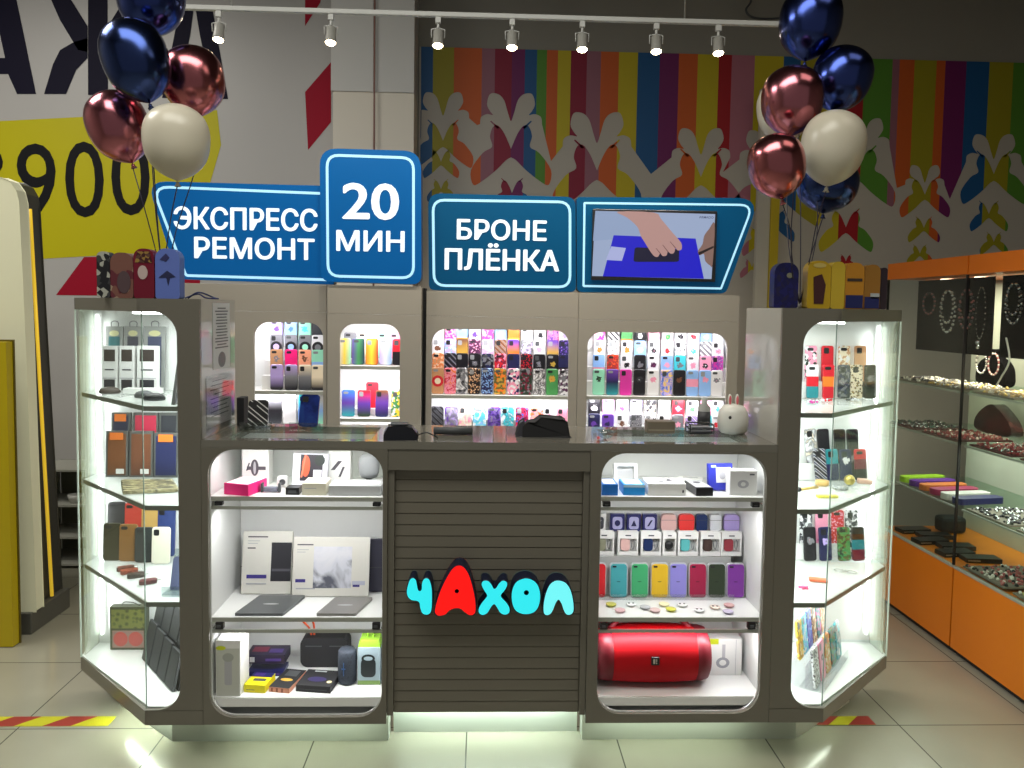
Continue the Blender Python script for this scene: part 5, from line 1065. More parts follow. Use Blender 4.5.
b = B(); b.tube([(-.06, 0, .012), (.04, 0, .012)], .006, GOLD, 10); b.tube([(-.068, 0, .012), (-.058, 0, .012)], .009, BLACK, 10); b.done('selfie_lens_stick', None, (1.29, .31, Z), label='gold stick with black tip lying on the middle shelf', cat='stick', rot=(0, 0, .45))
b = B(); b.lathe([(0, 0), (.026, 0), (.028, .006), (.026, .02), (0, .022)], pat('plain', (206, 170, 104)), 20); b.done('gold_compact', None, (1.385, .42, Z), label='round golden compact standing beside the gold stick', cat='compact')
b = B(); b.lathe([(0, 0), (.030, 0), (.030, .012), (0, .013)], pat('spots', (170, 172, 172), (120, 122, 124), (90, 92, 94), 80), 20); b.done('round_grip_box', None, (1.43, .35, Z), label='round silver patterned grip lying in the middle', cat='phone grip')
b = B(); b.ball((0, 0, .022), .022, pbr('ring_gold', (.62, .48, .12), .3, .8), 14, 10); b.done('golden_ball', None, (1.50, .42, Z), label='golden ball ornament on the middle shelf', cat='ornament')
b = B(); b.box(-.03, .03, -.02, .02, 0, .018, C('pink_box', 224, 180, 160)); b.done('pink_ring_box', None, (1.585, .46, Z), label='small pale pink box at the back of the middle shelf', cat='box', bevel=.004, rot=(0, 0, -.4))
b = B(); b.box(-.04, .04, -.012, .012, 0, .01, C('yellow_box', 226, 214, 90)); b.done('yellow_strap', None, (1.31, .20, Z), label='flat yellow package at the front of the middle shelf', cat='package', bevel=.002)
Z = ZS[2]+.001; TG = 'phone cases on the lower shelf of the right tower'
for u, k, nm in ((806.5, 'floral white grey dgrey', 'white with black figure'), (822, 'icon pink magenta hot', 'bright pink'), (838, 'spots red pink white', 'red white dotted'), (852, 'floral white dgrey grey', 'white with dark lady print')):
    tcase(u, 511, 556, 15, .535, Z, k, f'{nm} phone case, back row lower shelf of right tower', TG)
for u, k, nm in ((811, 'icon black grey pink', 'black with small figure'), (826.5, 'icon navy lilac grey', 'dark violet printed'), (845, 'floral green olive dgreen', 'green leafy'), (859.5, 'band wine teal black', 'teal and wine')):
    tcase(u, 528, 560, 15, .50, Z, k, f'{nm} phone case, front row lower shelf of right tower', TG, 0, -.05)
b = B(); b.box(-.13, .13, 0, .008, 0, .07, CARD); b.done('case_support', None, (1.38, .52, Z), label='white support strip between the two rows of the lower shelf', cat='support')
t = thing('folded_glasses', 'silver rimmed folded glasses lying on the lower shelf', 'glasses', (1.47, .36, Z), -.5)
for q in (-1, 1): b = B(); b.tube([(q*.024 + .02*math.cos(a), 0.014*math.sin(a), .006) for a in [k*PI/8 for k in range(16)]], .0022, STEEL, 6, closed=True); b.done('rim', t)
b = B(); b.tube([(-.004, 0, .006), (.004, 0, .006)], .002, STEEL, 6); b.done('bridge', t)
b = B(); b.box(-.035, .035, -.016, .016, 0, .012, C('orange_case', 220, 110, 70)); b.done('orange_gadget', None, (1.31, .25, Z), label='flat orange cased gadget on the lower shelf', cat='gadget', bevel=.004, rot=(0, 0, -.3))
b = B(); b.prism([(.02*math.cos(PI/2+k*PI/5)*(1 if k % 2 == 0 else .45), .02*math.sin(PI/2+k*PI/5)*(1 if k % 2 == 0 else .45)) for k in range(10)], 0, .008, C('star_pink', 240, 90, 140), 'z'); b.done('pink_star_clip', None, (1.22, .17, Z), label='small pink star shaped clip at the shelf front', cat='clip')
# glittery cases in a clear acrylic rack on the right deck
Z = .213; a, c = Vector((1.50, .415, Z)), Vector((1.262, .105, Z)); L_ = (c-a).length; ang = math.atan2(a.y-c.y, a.x-c.x)
t = thing('acrylic_case_rack', 'clear acrylic two tier rack facing the angled glass', 'rack', ((a.x+c.x)/2, (a.y+c.y)/2, Z), ang)
AC2 = glass('rack_acrylic', (.94, .95, .96), .16)
b = B(); b.box(-L_/2, L_/2, -.02, .07, .0, .004, AC2); b.done('base', t)
b = B(); b.box(-L_/2, L_/2, .045, .049, .004, .09, AC2); b.done('middle_wall', t)
b = B(); b.box(-L_/2, L_/2, -.02, -.016, .004, .035, AC2); b.done('front_lip', t)
cols_f = ['spots white black grey', 'icon pink wine white', 'floral gold orange cream', 'floral teal green brown', 'marble cyan teal white']
cols_b = ['floral gold yellow cream', 'marble sky cyan white', 'swirl blue purple sky', 'floral tan brown cream', 'floral teal magenta dgrey', 'floral peach gold cream']
lk_f = ['black spotted clear', 'pink medallion', 'gold lace', 'teal brown floral', 'turquoise marbled']; lk_b = ['yellow floral', 'sky blue marbled', 'blue violet swirl', 'tan lace', 'teal magenta floral', 'peach gold floral']
R3 = Matrix.Rotation(ang, 3, 'Z')
for k in range(5):
    v = R3 @ Vector((-L_/2 + .035 + k*(L_-.07)/4, .012-.001*k, 0)); o = phone_case(t.location.x+v.x, t.location.y+v.y, Z+.006, .070, .15, pk(cols_f[k]), f'{lk_f[k]} phone case, front tier of the clear rack in the right tower', 'cases in the clear acrylic rack', .12, ang, MGREY, 2)
for k in range(6):
    v = R3 @ Vector((-L_/2 + .032 + k*(L_-.064)/5, .075, 0)); o = phone_case(t.location.x+v.x, t.location.y+v.y, Z+.10, .060, .15, pk(cols_b[k]), f'{lk_b[k]} phone case, rear tier of the clear rack in the right tower', 'cases in the clear acrylic rack', .12, ang, MGREY, 2)
b = B(); b.box(-L_/2, L_/2, .058, .10, .005, .098, AC2); b.done('rear_step', t)

# ================================================================== ON THE TOWERS: printed round-topped cases
def roundcase(u0, u1, vt, Y, mats, label, group, rz=0):
    Zt = ZT+.001; x, w, y, z, h = span(u0, u1, vt, 300, Z=Zt, Y=Y); r = w*.42; d_ = .05
    t = thing('round_topped_case', label, 'travel case', (x, Y, Zt), rz, group)
    b = B(); b.prism(rrect(-w/2, w/2, 0, h, (.008, .008, r, r), 6), -d_/2, d_/2, mats[0], 'y'); b.done('shell', t, bevel=.006)
    for (pts, m) in mats[1]: b = B(); b.prism([(p[0]*w, p[1]*h) for p in pts], -d_/2-.002, -d_/2-.0003, m, 'y'); b.done('printed_patch', t)
TG = 'round topped printed cases on the left tower'
roundcase(100, 113, 252, .20, (pat('floral', (30, 30, 34), (170, 170, 160), (60, 60, 62), 35), []), 'black and white printed round topped case at the far end', TG)
roundcase(113.5, 136, 253, .20, (pat('floral', (120, 80, 70), (150, 130, 110), (96, 40, 50), 22), [(ellipse(.1, .35, .3, .25, 14), pat('plain', (84, 66, 70)))]), 'tan and wine flowered round topped case beside the black and white one', TG)
roundcase(136.5, 157, 249, .20, (pat('plain', (110, 14, 40)), [(ellipse(-.05, .52, .24, .14, 16), pat('plain', (190, 170, 165))), ([(-.42, .72), (.42, .72), (.3, .94), (-.3, .94)], pat('floral', (60, 20, 26), (150, 120, 60), (90, 60, 50), 60))]), 'dark red round topped case with a pale round patch', TG)
roundcase(158, 182, 249, .20, (pat('plain', (96, 116, 190)), [([(-.35, .42), (0, .56), (.35, .44), (.12, .42), (.04, .26), (-.04, .42)], pat('plain', (38, 42, 78))), ([(-.3, .78), (-.05, .9), (.1, .82), (-.05, .74)], pat('plain', (50, 50, 96)))]), 'light blue round topped case with dark plane shapes', TG)
TG = 'round topped printed cases on the right tower'
YEL = pat('plain', (196, 160, 30)); NB = pat('plain', (26, 34, 92))
roundcase(772, 796, 263, .22, (pat('floral', (20, 20, 80), (26, 26, 96), (34, 30, 70), 40), [(ellipse(.12, .72, .12, .06, 12), pat('plain', (140, 140, 120)))]), 'dark blue round topped case left of the balloon ribbons', TG)
roundcase(805, 828, 261, .22, (YEL, [([(-.2, .1), (.2, .1), (.28, .5), (.1, .72), (-.26, .66)], pat('plain', (70, 34, 36))), (ellipse(0, .9, .28, .05, 12), pat('plain', (210, 190, 110)))]), 'yellow round topped case with brown patch beside the ribbons', TG)
roundcase(828.5, 842, 262, .22, (pat('plain', (204, 174, 50)), []), 'narrow plain yellow round topped case', TG)
roundcase(842.5, 861, 263, .22, (pat('plain', (190, 130, 34)), [([(-.46, .02), (.46, .02), (.46, .30), (-.46, .30)], NB), ([(-.4, .6), (.4, .6), (.4, .66), (-.4, .66)], pat('plain', (60, 50, 44)))]), 'orange yellow round topped case with dark blue lower band', TG)
roundcase(861.5, 877, 265, .22, (pat('plain', (150, 104, 36)), [([(-.46, .02), (.46, .02), (.46, .28), (-.46, .28)], NB), ([(-.1, .24), (.46, .24), (.46, .36), (-.1, .36)], pat('plain', (170, 176, 180)))]), 'brown yellow round topped case with blue and grey band', TG)
roundcase(877.5, 884, 268, .24, (pat('plain', (44, 30, 40)), []), 'narrow dark round topped case at the outer end', TG)
b = B(); b.box(-.05, .06, -.03, .03, 0, .004, C('cable_blue', 30, 40, 90)); 
b.bm.free(); b = B(); b.tube(curve3([(-.05, 0, .004), (-.01, .02, .02), (.03, -.01, .006), (.07, .01, .004)], 6), .003, C('cable_blue', 30, 36, 90), 6); b.tube(curve3([(-.045, .02, .004), (.0, .0, .026), (.04, .03, .01), (.06, .02, .004)], 6), .003, C('cable_blue', 30, 36, 90), 6)
b.done('tangled_cable', None, (at(200, 296, Y=.2).x-.005, .20, ZT), label='dark blue tangled cable on top of the left tower', cat='cable')

# ================================================================== ON THE WORKTOP
Z = ZC+.001
def acrylic_stand(x, y, rz, label, casemat, h=.145, Zs=Z):
    t = thing('acrylic_phone_stand', label, 'phone stand', (x, y, Zs), rz)
    A = glass('stand_acrylic', (.80, .84, .84), .22)
    b = B(); b.box(-.06, .06, -.05, .04, 0, .005, A); b.box(-.06, .06, -.05, -.046, .0055, .03, A); b.done('base', t)
    b = B(); M = Matrix.Translation((0, .0, .006)) @ Matrix.Rotation(-.3, 4, 'X'); b.box(-.032, .032, 0, .004, 0, .09, A, M); b.done('back_rest', t)
    b = B(); M = Matrix.Translation((0, -.006, .008)) @ Matrix.Rotation(-.3, 4, 'X'); b.prism(rrect(-.037, .037, 0, h, .012, 5), -.009, -.0005, casemat, 'y', M=M)
    b.prism(rrect(-.030, -.006, h-.03, h-.008, .005, 3), -.0105, -.0092, BLACK, 'y', M=M); b.done('held_phone', t)
    return t
acrylic_stand(-.885, .28, .1, 'clear stand on the worktop holding a zebra striped case', pat('stripes', (20, 20, 22), (210, 210, 208), (30, 30, 32), 30), .10)
acrylic_stand(-.69, .27, -.1, 'clear stand on the worktop holding a deep blue phone', pat('marble', (16, 34, 92), (24, 44, 120), (30, 60, 130), 30, .15), .125)
b = B(); b.box(-.014, .014, -.03, .03, 0, .11, BLACKM); b.done('black_box', None, (-.968, .36, Z), label='narrow black box at the back corner of the worktop', cat='box', bevel=.002)
t = thing('charging_dock', 'black angular charging dock with cable on the worktop', 'charger', (-.315, .06, Z), .1)
b = B(); b.prism([(-.06, 0), (.055, 0), (.06, .018), (.04, .042), (.0, .05), (-.045, .045), (-.062, .02)], -.035, .045, C('dock_black', 22, 24, 34, .35), 'y'); b.done('body', t, bevel=.005)
b = B(); b.box(-.038, .025, -.02, .03, .050, .056, DGREY); b.done('cradle', t, bevel=.003)
b = B(); b.tube(curve3([(.055, .0, .012), (.09, .01, .02), (.115, -.01, .012), (.13, .0, .003)], 6), .0025, BLACK, 6); b.done('cable', t)
b = B(); b.tube([(-.07, 0, .014), (.075, .0, .014)], .014, DGREY, 12); b.done('roll_holder', None, (-.135, .16, Z), label='long dark grey roll lying on the worktop near the dock', cat='roll')
t = thing('card_terminal', 'black hooded card terminal standing on the worktop', 'card terminal', (.215, .15, Z))
b = B(); b.prism([(-.085, 0), (.085, 0), (.070, .055), (.058, .066), (-.02, .068), (-.045, .055), (-.07, .05), (-.085, .035)], -.03, .06, BLACKM, 'y'); b.done('body', t, bevel=.006)
b = B(); b.prism([(-.112, 0), (-.086, 0), (-.086, .055), (-.10, .045)], -.02, .05, C('hood_grey', 66, 66, 72), 'y'); b.done('grey_flap', t, bevel=.004)
b = B(); b.ball((0, 0, .018), (.03, .022, .018), glass('clear_blob', (.85, .93, .95), .25), 16, 10); b.ball((.022, -.005, .035), (.016, .014, .014), glass('clear_blob', (.85, .93, .95), .25), 12, 8)
b.ball((-.03, -.02, .006), .006, C('red_bead', 220, 90, 90), 8, 6); b.done('clear_trinket', None, (.43, .10, Z), label='small clear glass like trinket on the worktop above the seam', cat='ornament')
b = B(); b.box(-.054, .054, -.03, .03, 0, .047, C('kraft_brown', 112, 100, 84)); b.flat([(-.05, -.0304, .012), (.05, -.0304, .012), (.05, -.0304, .016), (-.05, -.0304, .016)], C('kraft_line', 150, 138, 118)); b.done('small_brown_box', None, (.665, .26, Z), label='small brown grey box on the worktop glass', cat='box', bevel=.003)
t = thing('desk_tray', 'black wire desk tray holding grey cards', 'tray', (.822, .26, Z)); t.scale = (.85, 1, .9)
b = B(); b.box(-.055, .055, -.035, .035, 0, .005, BLACK); b.done('base', t)
for zz in (.022, .04): b = B(); b.tube([(-.054, -.034, zz), (.054, -.034, zz), (.054, .034, zz), (-.054, .034, zz)], .003, BLACK, 6, closed=True); b.done('rail', t)
for q in ((-.054, -.034), (.054, -.034), (.054, .034), (-.054, .034)): b = B(); b.tube([(q[0], q[1], .005), (q[0], q[1], .042)], .003, BLACK, 6); b.done('post', t)
b = B(); b.box(-.045, .045, -.025, .025, .006, .03, C('cards', 150, 150, 158)); b.done('cards', t)
t = thing('spray_bottle', 'slim grey bottle with dark label on the worktop', 'bottle', (.862, .345, Z))
b = B(); b.lathe([(.0, 0), (.024, 0), (.025, .004), (.025, .09), (.012, .105), (.012, .13), (0, .13)], C('bottle_grey', 170, 172, 168), 20); b.done('body', t)
b = B(); b.lathe([(.0256, .02), (.0256, .075)], C('bottle_label', 60, 60, 64), 20); b.done('label_band', t)
t = thing('rabbit_jar', 'round white jar with pink rabbit ears beside the right tower', 'jar', (.985+.0-.03+.03, .27, Z)); t.location.x = .955; t.scale = (.9, .9, .95)
# the jar stands clear of the side panel
b = B(); b.lathe([(.0, 0), (.05, 0), (.062, .012), (.066, .05), (.062, .088), (.045, .112), (.0, .122)], C('jar_white', 226, 224, 216, .3), 28); b.done('body', t)
for q in (-1, 1):
    b = B(); b.ball((q*.016, 0, .135), (.010, .008, .026), C('jar_white', 226, 224, 216, .3), 12, 8); eo = b.done('ear', t)
    b = B(); b.ball((q*.016, -.006, .135), (.006, .004, .019), C('ear_pink', 225, 110, 120), 10, 8); b.done('pink_inner_ear', eo)
b = B(); b.ball((-.03, -.056, .07), (.007, .005, .007), BLACK, 10, 8); b.done('eye', t)

# ---- paper notices on the inner side of the left tower
PAP = pbr('paper', (.74, .74, .74), .6)
def notice(y0, y1, z0, z1, label, lines, holder=None, blob=False):
    t = thing('printed_notice', label, 'notice', (XL+.0013, (y0+y1)/2, z0), 0)
    w = (y1-y0)/2; h = z1-z0
    b = B(); b.box(0, .0012, -w, w, 0, h, PAP)
    for k in range(lines):
        zz = h*(.93-.80*k/lines*(1 if not blob else .8)); L2 = w*(.8 if k % 3 else .6)*random.uniform(.8, 1)
        b.flat([(.0016, -L2, zz), (.0016, L2, zz), (.0016, L2, zz-h*.018), (.0016, -L2, zz-h*.018)], INK)
    if blob: b.flat([(.0017, p[0], p[1]) for p in ellipse(0, h*.14, w*.45, h*.12, 18)], C('notice_dark', 96, 98, 104))
    b.done('sheet', t)
    if holder: b = B(); b.box(.002, .005, -w-.015, w+.015, -.02, h+.01, glass('sleeve_glass', (.92, .93, .93), .2)); b.done('plastic_sleeve', t)
notice(.13, .32, 1.41, 1.655, 'white paper notice with printed lines and grey oval on the tower side', 14, None, True)
notice(.06, .34, 1.205, 1.385, 'white paper notice in a clear sleeve hanging lowest on the tower side', 9, True)

# ================================================================== BALLOONS
def chrome(n, c, r=.2): return pbr(n, c, r, 1.0)
NAV = chrome('balloon_navy_chrome', (.045, .07, .26)); NAV2 = chrome('balloon_blue_chrome', (.04, .065, .20)); ROS = chrome('balloon_rose_chrome', (.50, .16, .18)); MAU = chrome('balloon_mauve_chrome', (.50, .17, .21))
CRM = pbr('balloon_cream_latex', (.62, .57, .46), .28, spec=.5)
PROF = [(.010, -.012), (.004, 0), (.008, .006), (.11, .045), (.26, .12), (.40, .25), (.475, .41), (.5, .6), (.485, .76), (.42, .90), (.31, 1.0), (.16, 1.065), (0, 1.085)]
def balloon(u, v, rx, ry, Y, mat, tilt, label, tie, group, yaw=0):
    c = at(u, v, Y=Y); k = (Y - CAM.y)/F; W_, H_ = 2*rx*k, 2*ry*k/1.085
    t = thing('balloon', label, 'balloon', (0, 0, 0), 0, group)
    prof = [(r*W_, z*H_) for r, z in PROF]; sm = [(max(0, q.x), q.z) for q in curve3([(r, 0, z) for r, z in prof], 5)]; sm[-1] = (0, sm[-1][1])
    Rm = Matrix.Rotation(tilt, 4, 'Y'); off = Rm @ Vector((0, 0, 1.085*H_/2)); base = c - off
    t.location = base
    b = B(); b.lathe(sm, mat, 36, Rm); b.done('skin', t)
    b = B(); b.lathe([(.002, 0), (.007, -.004), (.006, -.008), (.012, -.018), (.0, -.015)], mat, 10, Rm); b.done('knot', t)
    d_ = Vector(tie) - base; s = d_.length
    pts = curve3([(0, 0, -.01), tuple(d_*.3 + Vector((random.uniform(-.02, .02), random.uniform(-.02, .02), 0))), tuple(d_*.65 + Vector((random.uniform(-.025, .025), .01, 0))), tuple(d_)], 8)
    b = B(); b.tube(pts, .0022, C('ribbon_dark', 46, 40, 62, .3), 5); b.done('ribbon', t)
GL, GRt = 'balloons tied to the left tower', 'balloons tied to the right tower'
tl = (at(163, 294, Y=.25).x, .27, ZT+.012); tr = (at(800, 303, Y=.25).x, .25, ZT+.012)
balloon(151, 0, 31, 36, .42, NAV, .1, 'topmost navy chrome balloon of the cluster by the navy letters', tl, GL)
balloon(136.5, 62, 31, 41, .16, NAV2, -.3, 'large dark blue chrome balloon above the burgundy one', tl, GL)
balloon(193.5, 82, 29.5, 34, .38, ROS, -.2, 'rose copper chrome balloon nearest the hanging spotlight', tl, GL)
balloon(119, 128, 28.5, 36, .34, MAU, -.35, 'burgundy chrome balloon left of the cream balloon', tl, GL)
balloon(176.5, 143, 31, 37, .10, CRM, -.02, 'cream balloon hanging over the express repair sign', tl, GL)
balloon(810, 24, 30, 37, .42, NAV, .1, 'topmost navy chrome balloon of the cluster above the orange case side', tr, GRt)
balloon(841, 80, 29, 33, .36, NAV, .25, 'navy chrome balloon behind the lower cream balloon', tr, GRt)
balloon(792, 102, 30, 35, .24, MAU, .05, 'rose chrome balloon, upper of the two in the cluster', tr, GRt)
balloon(784, 112, 26, 32, .48, CRM, -.1, 'cream balloon mostly hidden behind the rose ones', tr, GRt)
balloon(832.5, 149, 31, 38, .10, CRM, .12, 'cream balloon in front of the navy ones, near the mural butterflies', tr, GRt)
balloon(777, 167, 28, 33, .02, ROS, -.2, 'lower rose chrome balloon touching the screen sign corner', tr, GRt)
balloon(827, 186, 30, 28, .38, NAV2, .1, 'lowest dark blue balloon under the cream one', tr, GRt)
for tp, nm in ((tl, 'left'), (tr, 'right')):
    b = B(); b.lathe([(0, 0), (.007, 0), (.008, .01), (.006, .02), (0, .024)], C('weight_white', 190, 186, 176), 14); b.done('balloon_weight', None, (tp[0], tp[1], ZT+.0005), label=f'small white weight holding the ribbons on the {nm} tower', cat='balloon weight')

# ================================================================== ORANGE JEWELLERY CASE
OR = C('orange_laminate', 214, 118, 20, .35); OR2 = pbr('orange_top', srgb(226, 116, 16), .4)
XC, XD, YF, YN, YD = 2.271, 2.80, 1.68, -.62, .927
bays = [(.932, YF), (.19, .922), (YN, .18)]
JS = (1.283, 1.03, .72)
for i, (y0, y1) in enumerate(bays):
    lab = ['orange based glass jewellery case, far bay by the mural wall', 'orange based glass jewellery case, middle bay with black bust board', 'orange based glass jewellery case, bay nearest the viewer'][i]
    t = thing('jewellery_case', lab, 'display case', (0, 0, 0), 0, 'orange jewellery display cases')
    b = B(); b.box(XC, XD, y0, y1, .035, .426, OR); b.done('base_cabinet', t, bevel=.001)
    b = B(); b.box(XC+.03, XD, y0+.001, y1-.001, 0, .0345, BLACKM); b.done('plinth', t)
    b = B(); b.box(XC, XD, y0, y1, 1.846, 1.935, OR2); b.done('top_board', t, bevel=.001)
    b = B(); b.box(XC-.003, XC+.012, y0, y1, .4265, .438, GREYS); b.done('bottom_channel', t)
    b = B(); b.box(XC+.001, XC+.006, y0+.008, y1-.008, .4385, 1.845, glass('case_glass', (.93, .98, .95), .05)); b.done('front_pane', t)
    b = B(); b.box(XC, XC+.012, y0, y0+.0075, .4385, 1.845, BLACK); b.done('corner_post', t)
    b = B(); b.box(XD-.02, XD, y0, y1, .427, 1.845, pbr('case_back_panel', (.42, .43, .36), .5)); b.done('back_panel', t)
    if i == 0: b = B(); b.box(XC, XC+.012, y1-.0075, y1, .4385, 1.845, BLACK); b.done('corner_post', t)
    for z in JS:
        b = B(); b.box(XC+.02, XD-.021, y0+.012, y1-.012, z-.008, z, glass('jewel_shelf', (.90, .97, .93), .12)); so = b.done('glass_shelf', t)
        b = B(); b.box(XC+.0145, XC+.0195, y0+.012, y1-.012, z-.009, z, GREYS); b.done('front_edge', so)
    for k in range(2):
        yy = y0 + (y1-y0)*(.3+.4*k)
        b = B(); b.lathe([(0, -.004), (.035, -.004), (.038, 0), (0, 0)], pbr('downlight_face', (1, .9, .7), .4, emit=5, ecol=(1, .88, .66)), 20, Matrix.Translation((XC+.22, yy, 1.845))); b.done('downlight', t)
        area('case_downlight', (XC+.22, yy, 1.835), (0, 0, 0), .07, .07, 6, (1, .90, .72))
    area('case_shelf_light', (XC+.25, (y0+y1)/2, 1.02), (0, 0, 0), .3, y1-y0-.1, 3.5, (.95, 1, .9))
VEL = pbr('black_velvet', (.004, .0035, .0045), 1, spec=0)
b = B(); b.box(-.006, 0, -.34, .33, 0, .385, VEL); b.done('velvet_board', None, (XC+.16, 1.30, 1.455), label='black velvet board with necklaces in the far jewellery bay', cat='display board', rot=(0, .0, 0))
def beads(b, pts, r, m, m2=None):
    for i, p in enumerate(pts): b.ball(p, r, m if (i % 2 or not m2) else m2, 7, 5)
def necklace(y, z, w, d_, r, m, m2, label, X=XC+.145, tiers=1, pend=False):
    b = B()
    for q in range(tiers):
        k = 1 - .22*q; pts = [(0, w*k*math.sin(a)*.5, -d_*k*(1-math.cos(a))*.0 - d_*k*math.cos(a)*.5 - d_*.5*k*(1 if abs(a) < 1.57 else 0) + 0) for a in []]
        n = int(26*k)
        pts = [(-.003*q, (w/2)*k*math.sin(-PI*.92 + 1.84*PI*i/n)*(1 if True else 0), -d_*k*(.5+.5*math.cos(-PI*.92 + 1.84*PI*i/n))) for i in range(n+1)]
        beads(b, pts, r*(1-.1*q), m, m2)
    if pend: b.ball((-.006, 0, -d_-.02), .014, m, 10, 6); b.ball((-.006, 0, -d_-.042), .010, m2 or m, 10, 6)
    return b.done('necklace', None, (X, y, z), label=label, cat='necklace', group='necklaces in the jewellery case')
PEARL = C('pearl', 224, 216, 206, .25); SILV = pbr('silver_bead', (.7, .7, .72), .25, 1); ROSEB = C('rose_bead', 170, 90, 90, .3); DKB = C('dark_bead', 66, 60, 66, .3)
jn = [(1.50, 1.63, .11, .10, .0055, ROSEB, DKB, 'short dark rose necklace on the velvet board, farthest back', 1, 0), (1.32, 1.64, .13, .19, .0065, PEARL, SILV, 'two tier pearl necklace on the velvet board', 2, 0),
      (1.16, 1.64, .12, .17, .0055, DKB, ROSEB, 'dark pink bead necklace beside the pearl one', 2, 0), (1.04, 1.65, .07, .22, .003, SILV, None, 'thin silver necklace with a flower pendant by the far case post', 1, 1)]
for y, z, w, d_, r, m, m2, l, ti, pe in jn: necklace(y, z+.14, w*1.02, d_*1.15, r*1.1, m, m2, l, XC+.145, ti, pe)
b = B(); b.box(-.006, 0, -.35, .34, 0, .385, VEL); b.done('velvet_board', None, (XC+.16, .56, 1.455), label='black velvet board with necklaces in the middle jewellery bay', cat='display board')
for y, z, w, d_, r, m, m2, l, ti, pe in [(.80, 1.66, .11, .16, .0055, DKB, SILV, 'dark silver necklace next to the case post in the middle bay', 2, 0), (.66, 1.66, .10, .19, .005, SILV, DKB, 'grey crystal necklace in the middle bay', 2, 0), (.54, 1.67, .07, .21, .003, SILV, None, 'thin silver chain with cross shaped pendant', 1, 1), (.40, 1.66, .12, .17, .005, PEARL, None, 'single pearl necklace nearest the viewer in the middle bay', 1, 0)]:
    necklace(y, z+.14, w*1.02, d_*1.15, r*1.1, m, m2, l, XC+.145, ti, pe)
# velvet bust with two necklaces on the first shelf
t = thing('necklace_bust', 'black velvet necklace bust on the upper glass shelf', 'jewellery stand', (XC+.37, 1.24, JS[0]+.006), PI/2)
b = B(); b.prism(smooth_closed([(-.10, 0), (.10, 0), (.12, .07), (.09, .12), (.035, .15), (.03, .185), (-.03, .185), (-.035, .15), (-.09, .12), (-.12, .07)], 4), -.02, .03, VEL, 'y'); b.done('bust', t, bevel=.01)
for q, (yy, m, m2, l) in enumerate(((1.29, PEARL, SILV, 'white pearl necklace hung on the black bust'), (1.19, ROSEB, PEARL, 'rose and pearl necklace hung on the black bust'))): necklace(yy, JS[0]+.175, .085, .11, .0055, m, m2, l, XC+.320, 1)
b = B(); b.tube(curve3([(0, .0, .0), (.0, -.03, -.1), (0, .02, -.18), (0, .05, -.22)], 8), .004, PEARL, 6); b.done('hanging_chain', None, (XC+.05, .70, JS[0]+.27), label='long pale chain hanging above the jewellery trays in the middle bay', cat='necklace')
# trays of jewellery
trays = [(JS[0], 0, 1.52, 'silver and black bead', [SILV, DKB, PEARL]), (JS[0], 0, 1.15, 'pearl and crystal', [PEARL, SILV, GOLD]), (JS[0], 1, .74, 'golden chain', [GOLD, PEARL, C('tan_bead', 190, 160, 120)]), (JS[0], 1, .38, 'cream bead', [PEARL, C('tan_bead', 190, 160, 120), SILV]),
         (JS[1], 0, 1.52, 'dark green stone', [C('green_bead', 60, 90, 80), DKB, SILV]), (JS[1], 0, 1.15, 'red and pearl', [C('red_bead2', 160, 50, 60), PEARL, ROSEB]), (JS[1], 1, .74, 'mixed red bead', [ROSEB, SILV, C('red_bead2', 160, 50, 60)]), (JS[1], 1, .38, 'copper bead', [C('tan_bead', 190, 160, 120), GOLD, ROSEB]),
         (JS[2], 1, .74, 'dark crystal', [DKB, SILV, BLACK]), (JS[2], 1, .38, 'yellow stone', [C('yellow_bead', 200, 190, 110), PEARL, SILV]),
         (.440, 1, .74, 'white and dark ring', [PEARL, BLACK, ROSEB]), (.440, 1, .38, 'cream and black ring', [PEARL, DKB, C('yellow_bead', 200, 190, 110)])]
for z, bay, y, nm, ms in trays:
    hh = {JS[0]: 'upper', JS[1]: 'second', JS[2]: 'third'}.get(z, 'bottom')
    t = thing('jewellery_tray', f'flat tray of {nm} jewellery on the {hh} level, {"far" if bay == 0 else "middle"} bay', 'tray', (XC+.165, y, z+.001), 0, 'jewellery trays in the orange case')
    b = B(); b.box(-.14, .15, -.15, .15, 0, .008, C('tray_cloth', 120, 112, 100, .8) if z != JS[1] else C('tray_cloth_red', 92, 50, 50, .8)); b.done('tray_board', t)
    b = B(); rng = random.Random(int(y*100+z*10))
    for k in range(150): b.ball((rng.uniform(-.13, .14), rng.uniform(-.14, .14), .012), rng.uniform(.005, .010), ms[rng.randrange(3)], 6, 4)
    tag(b.done('scattered_jewellery', t), kind='stuff')
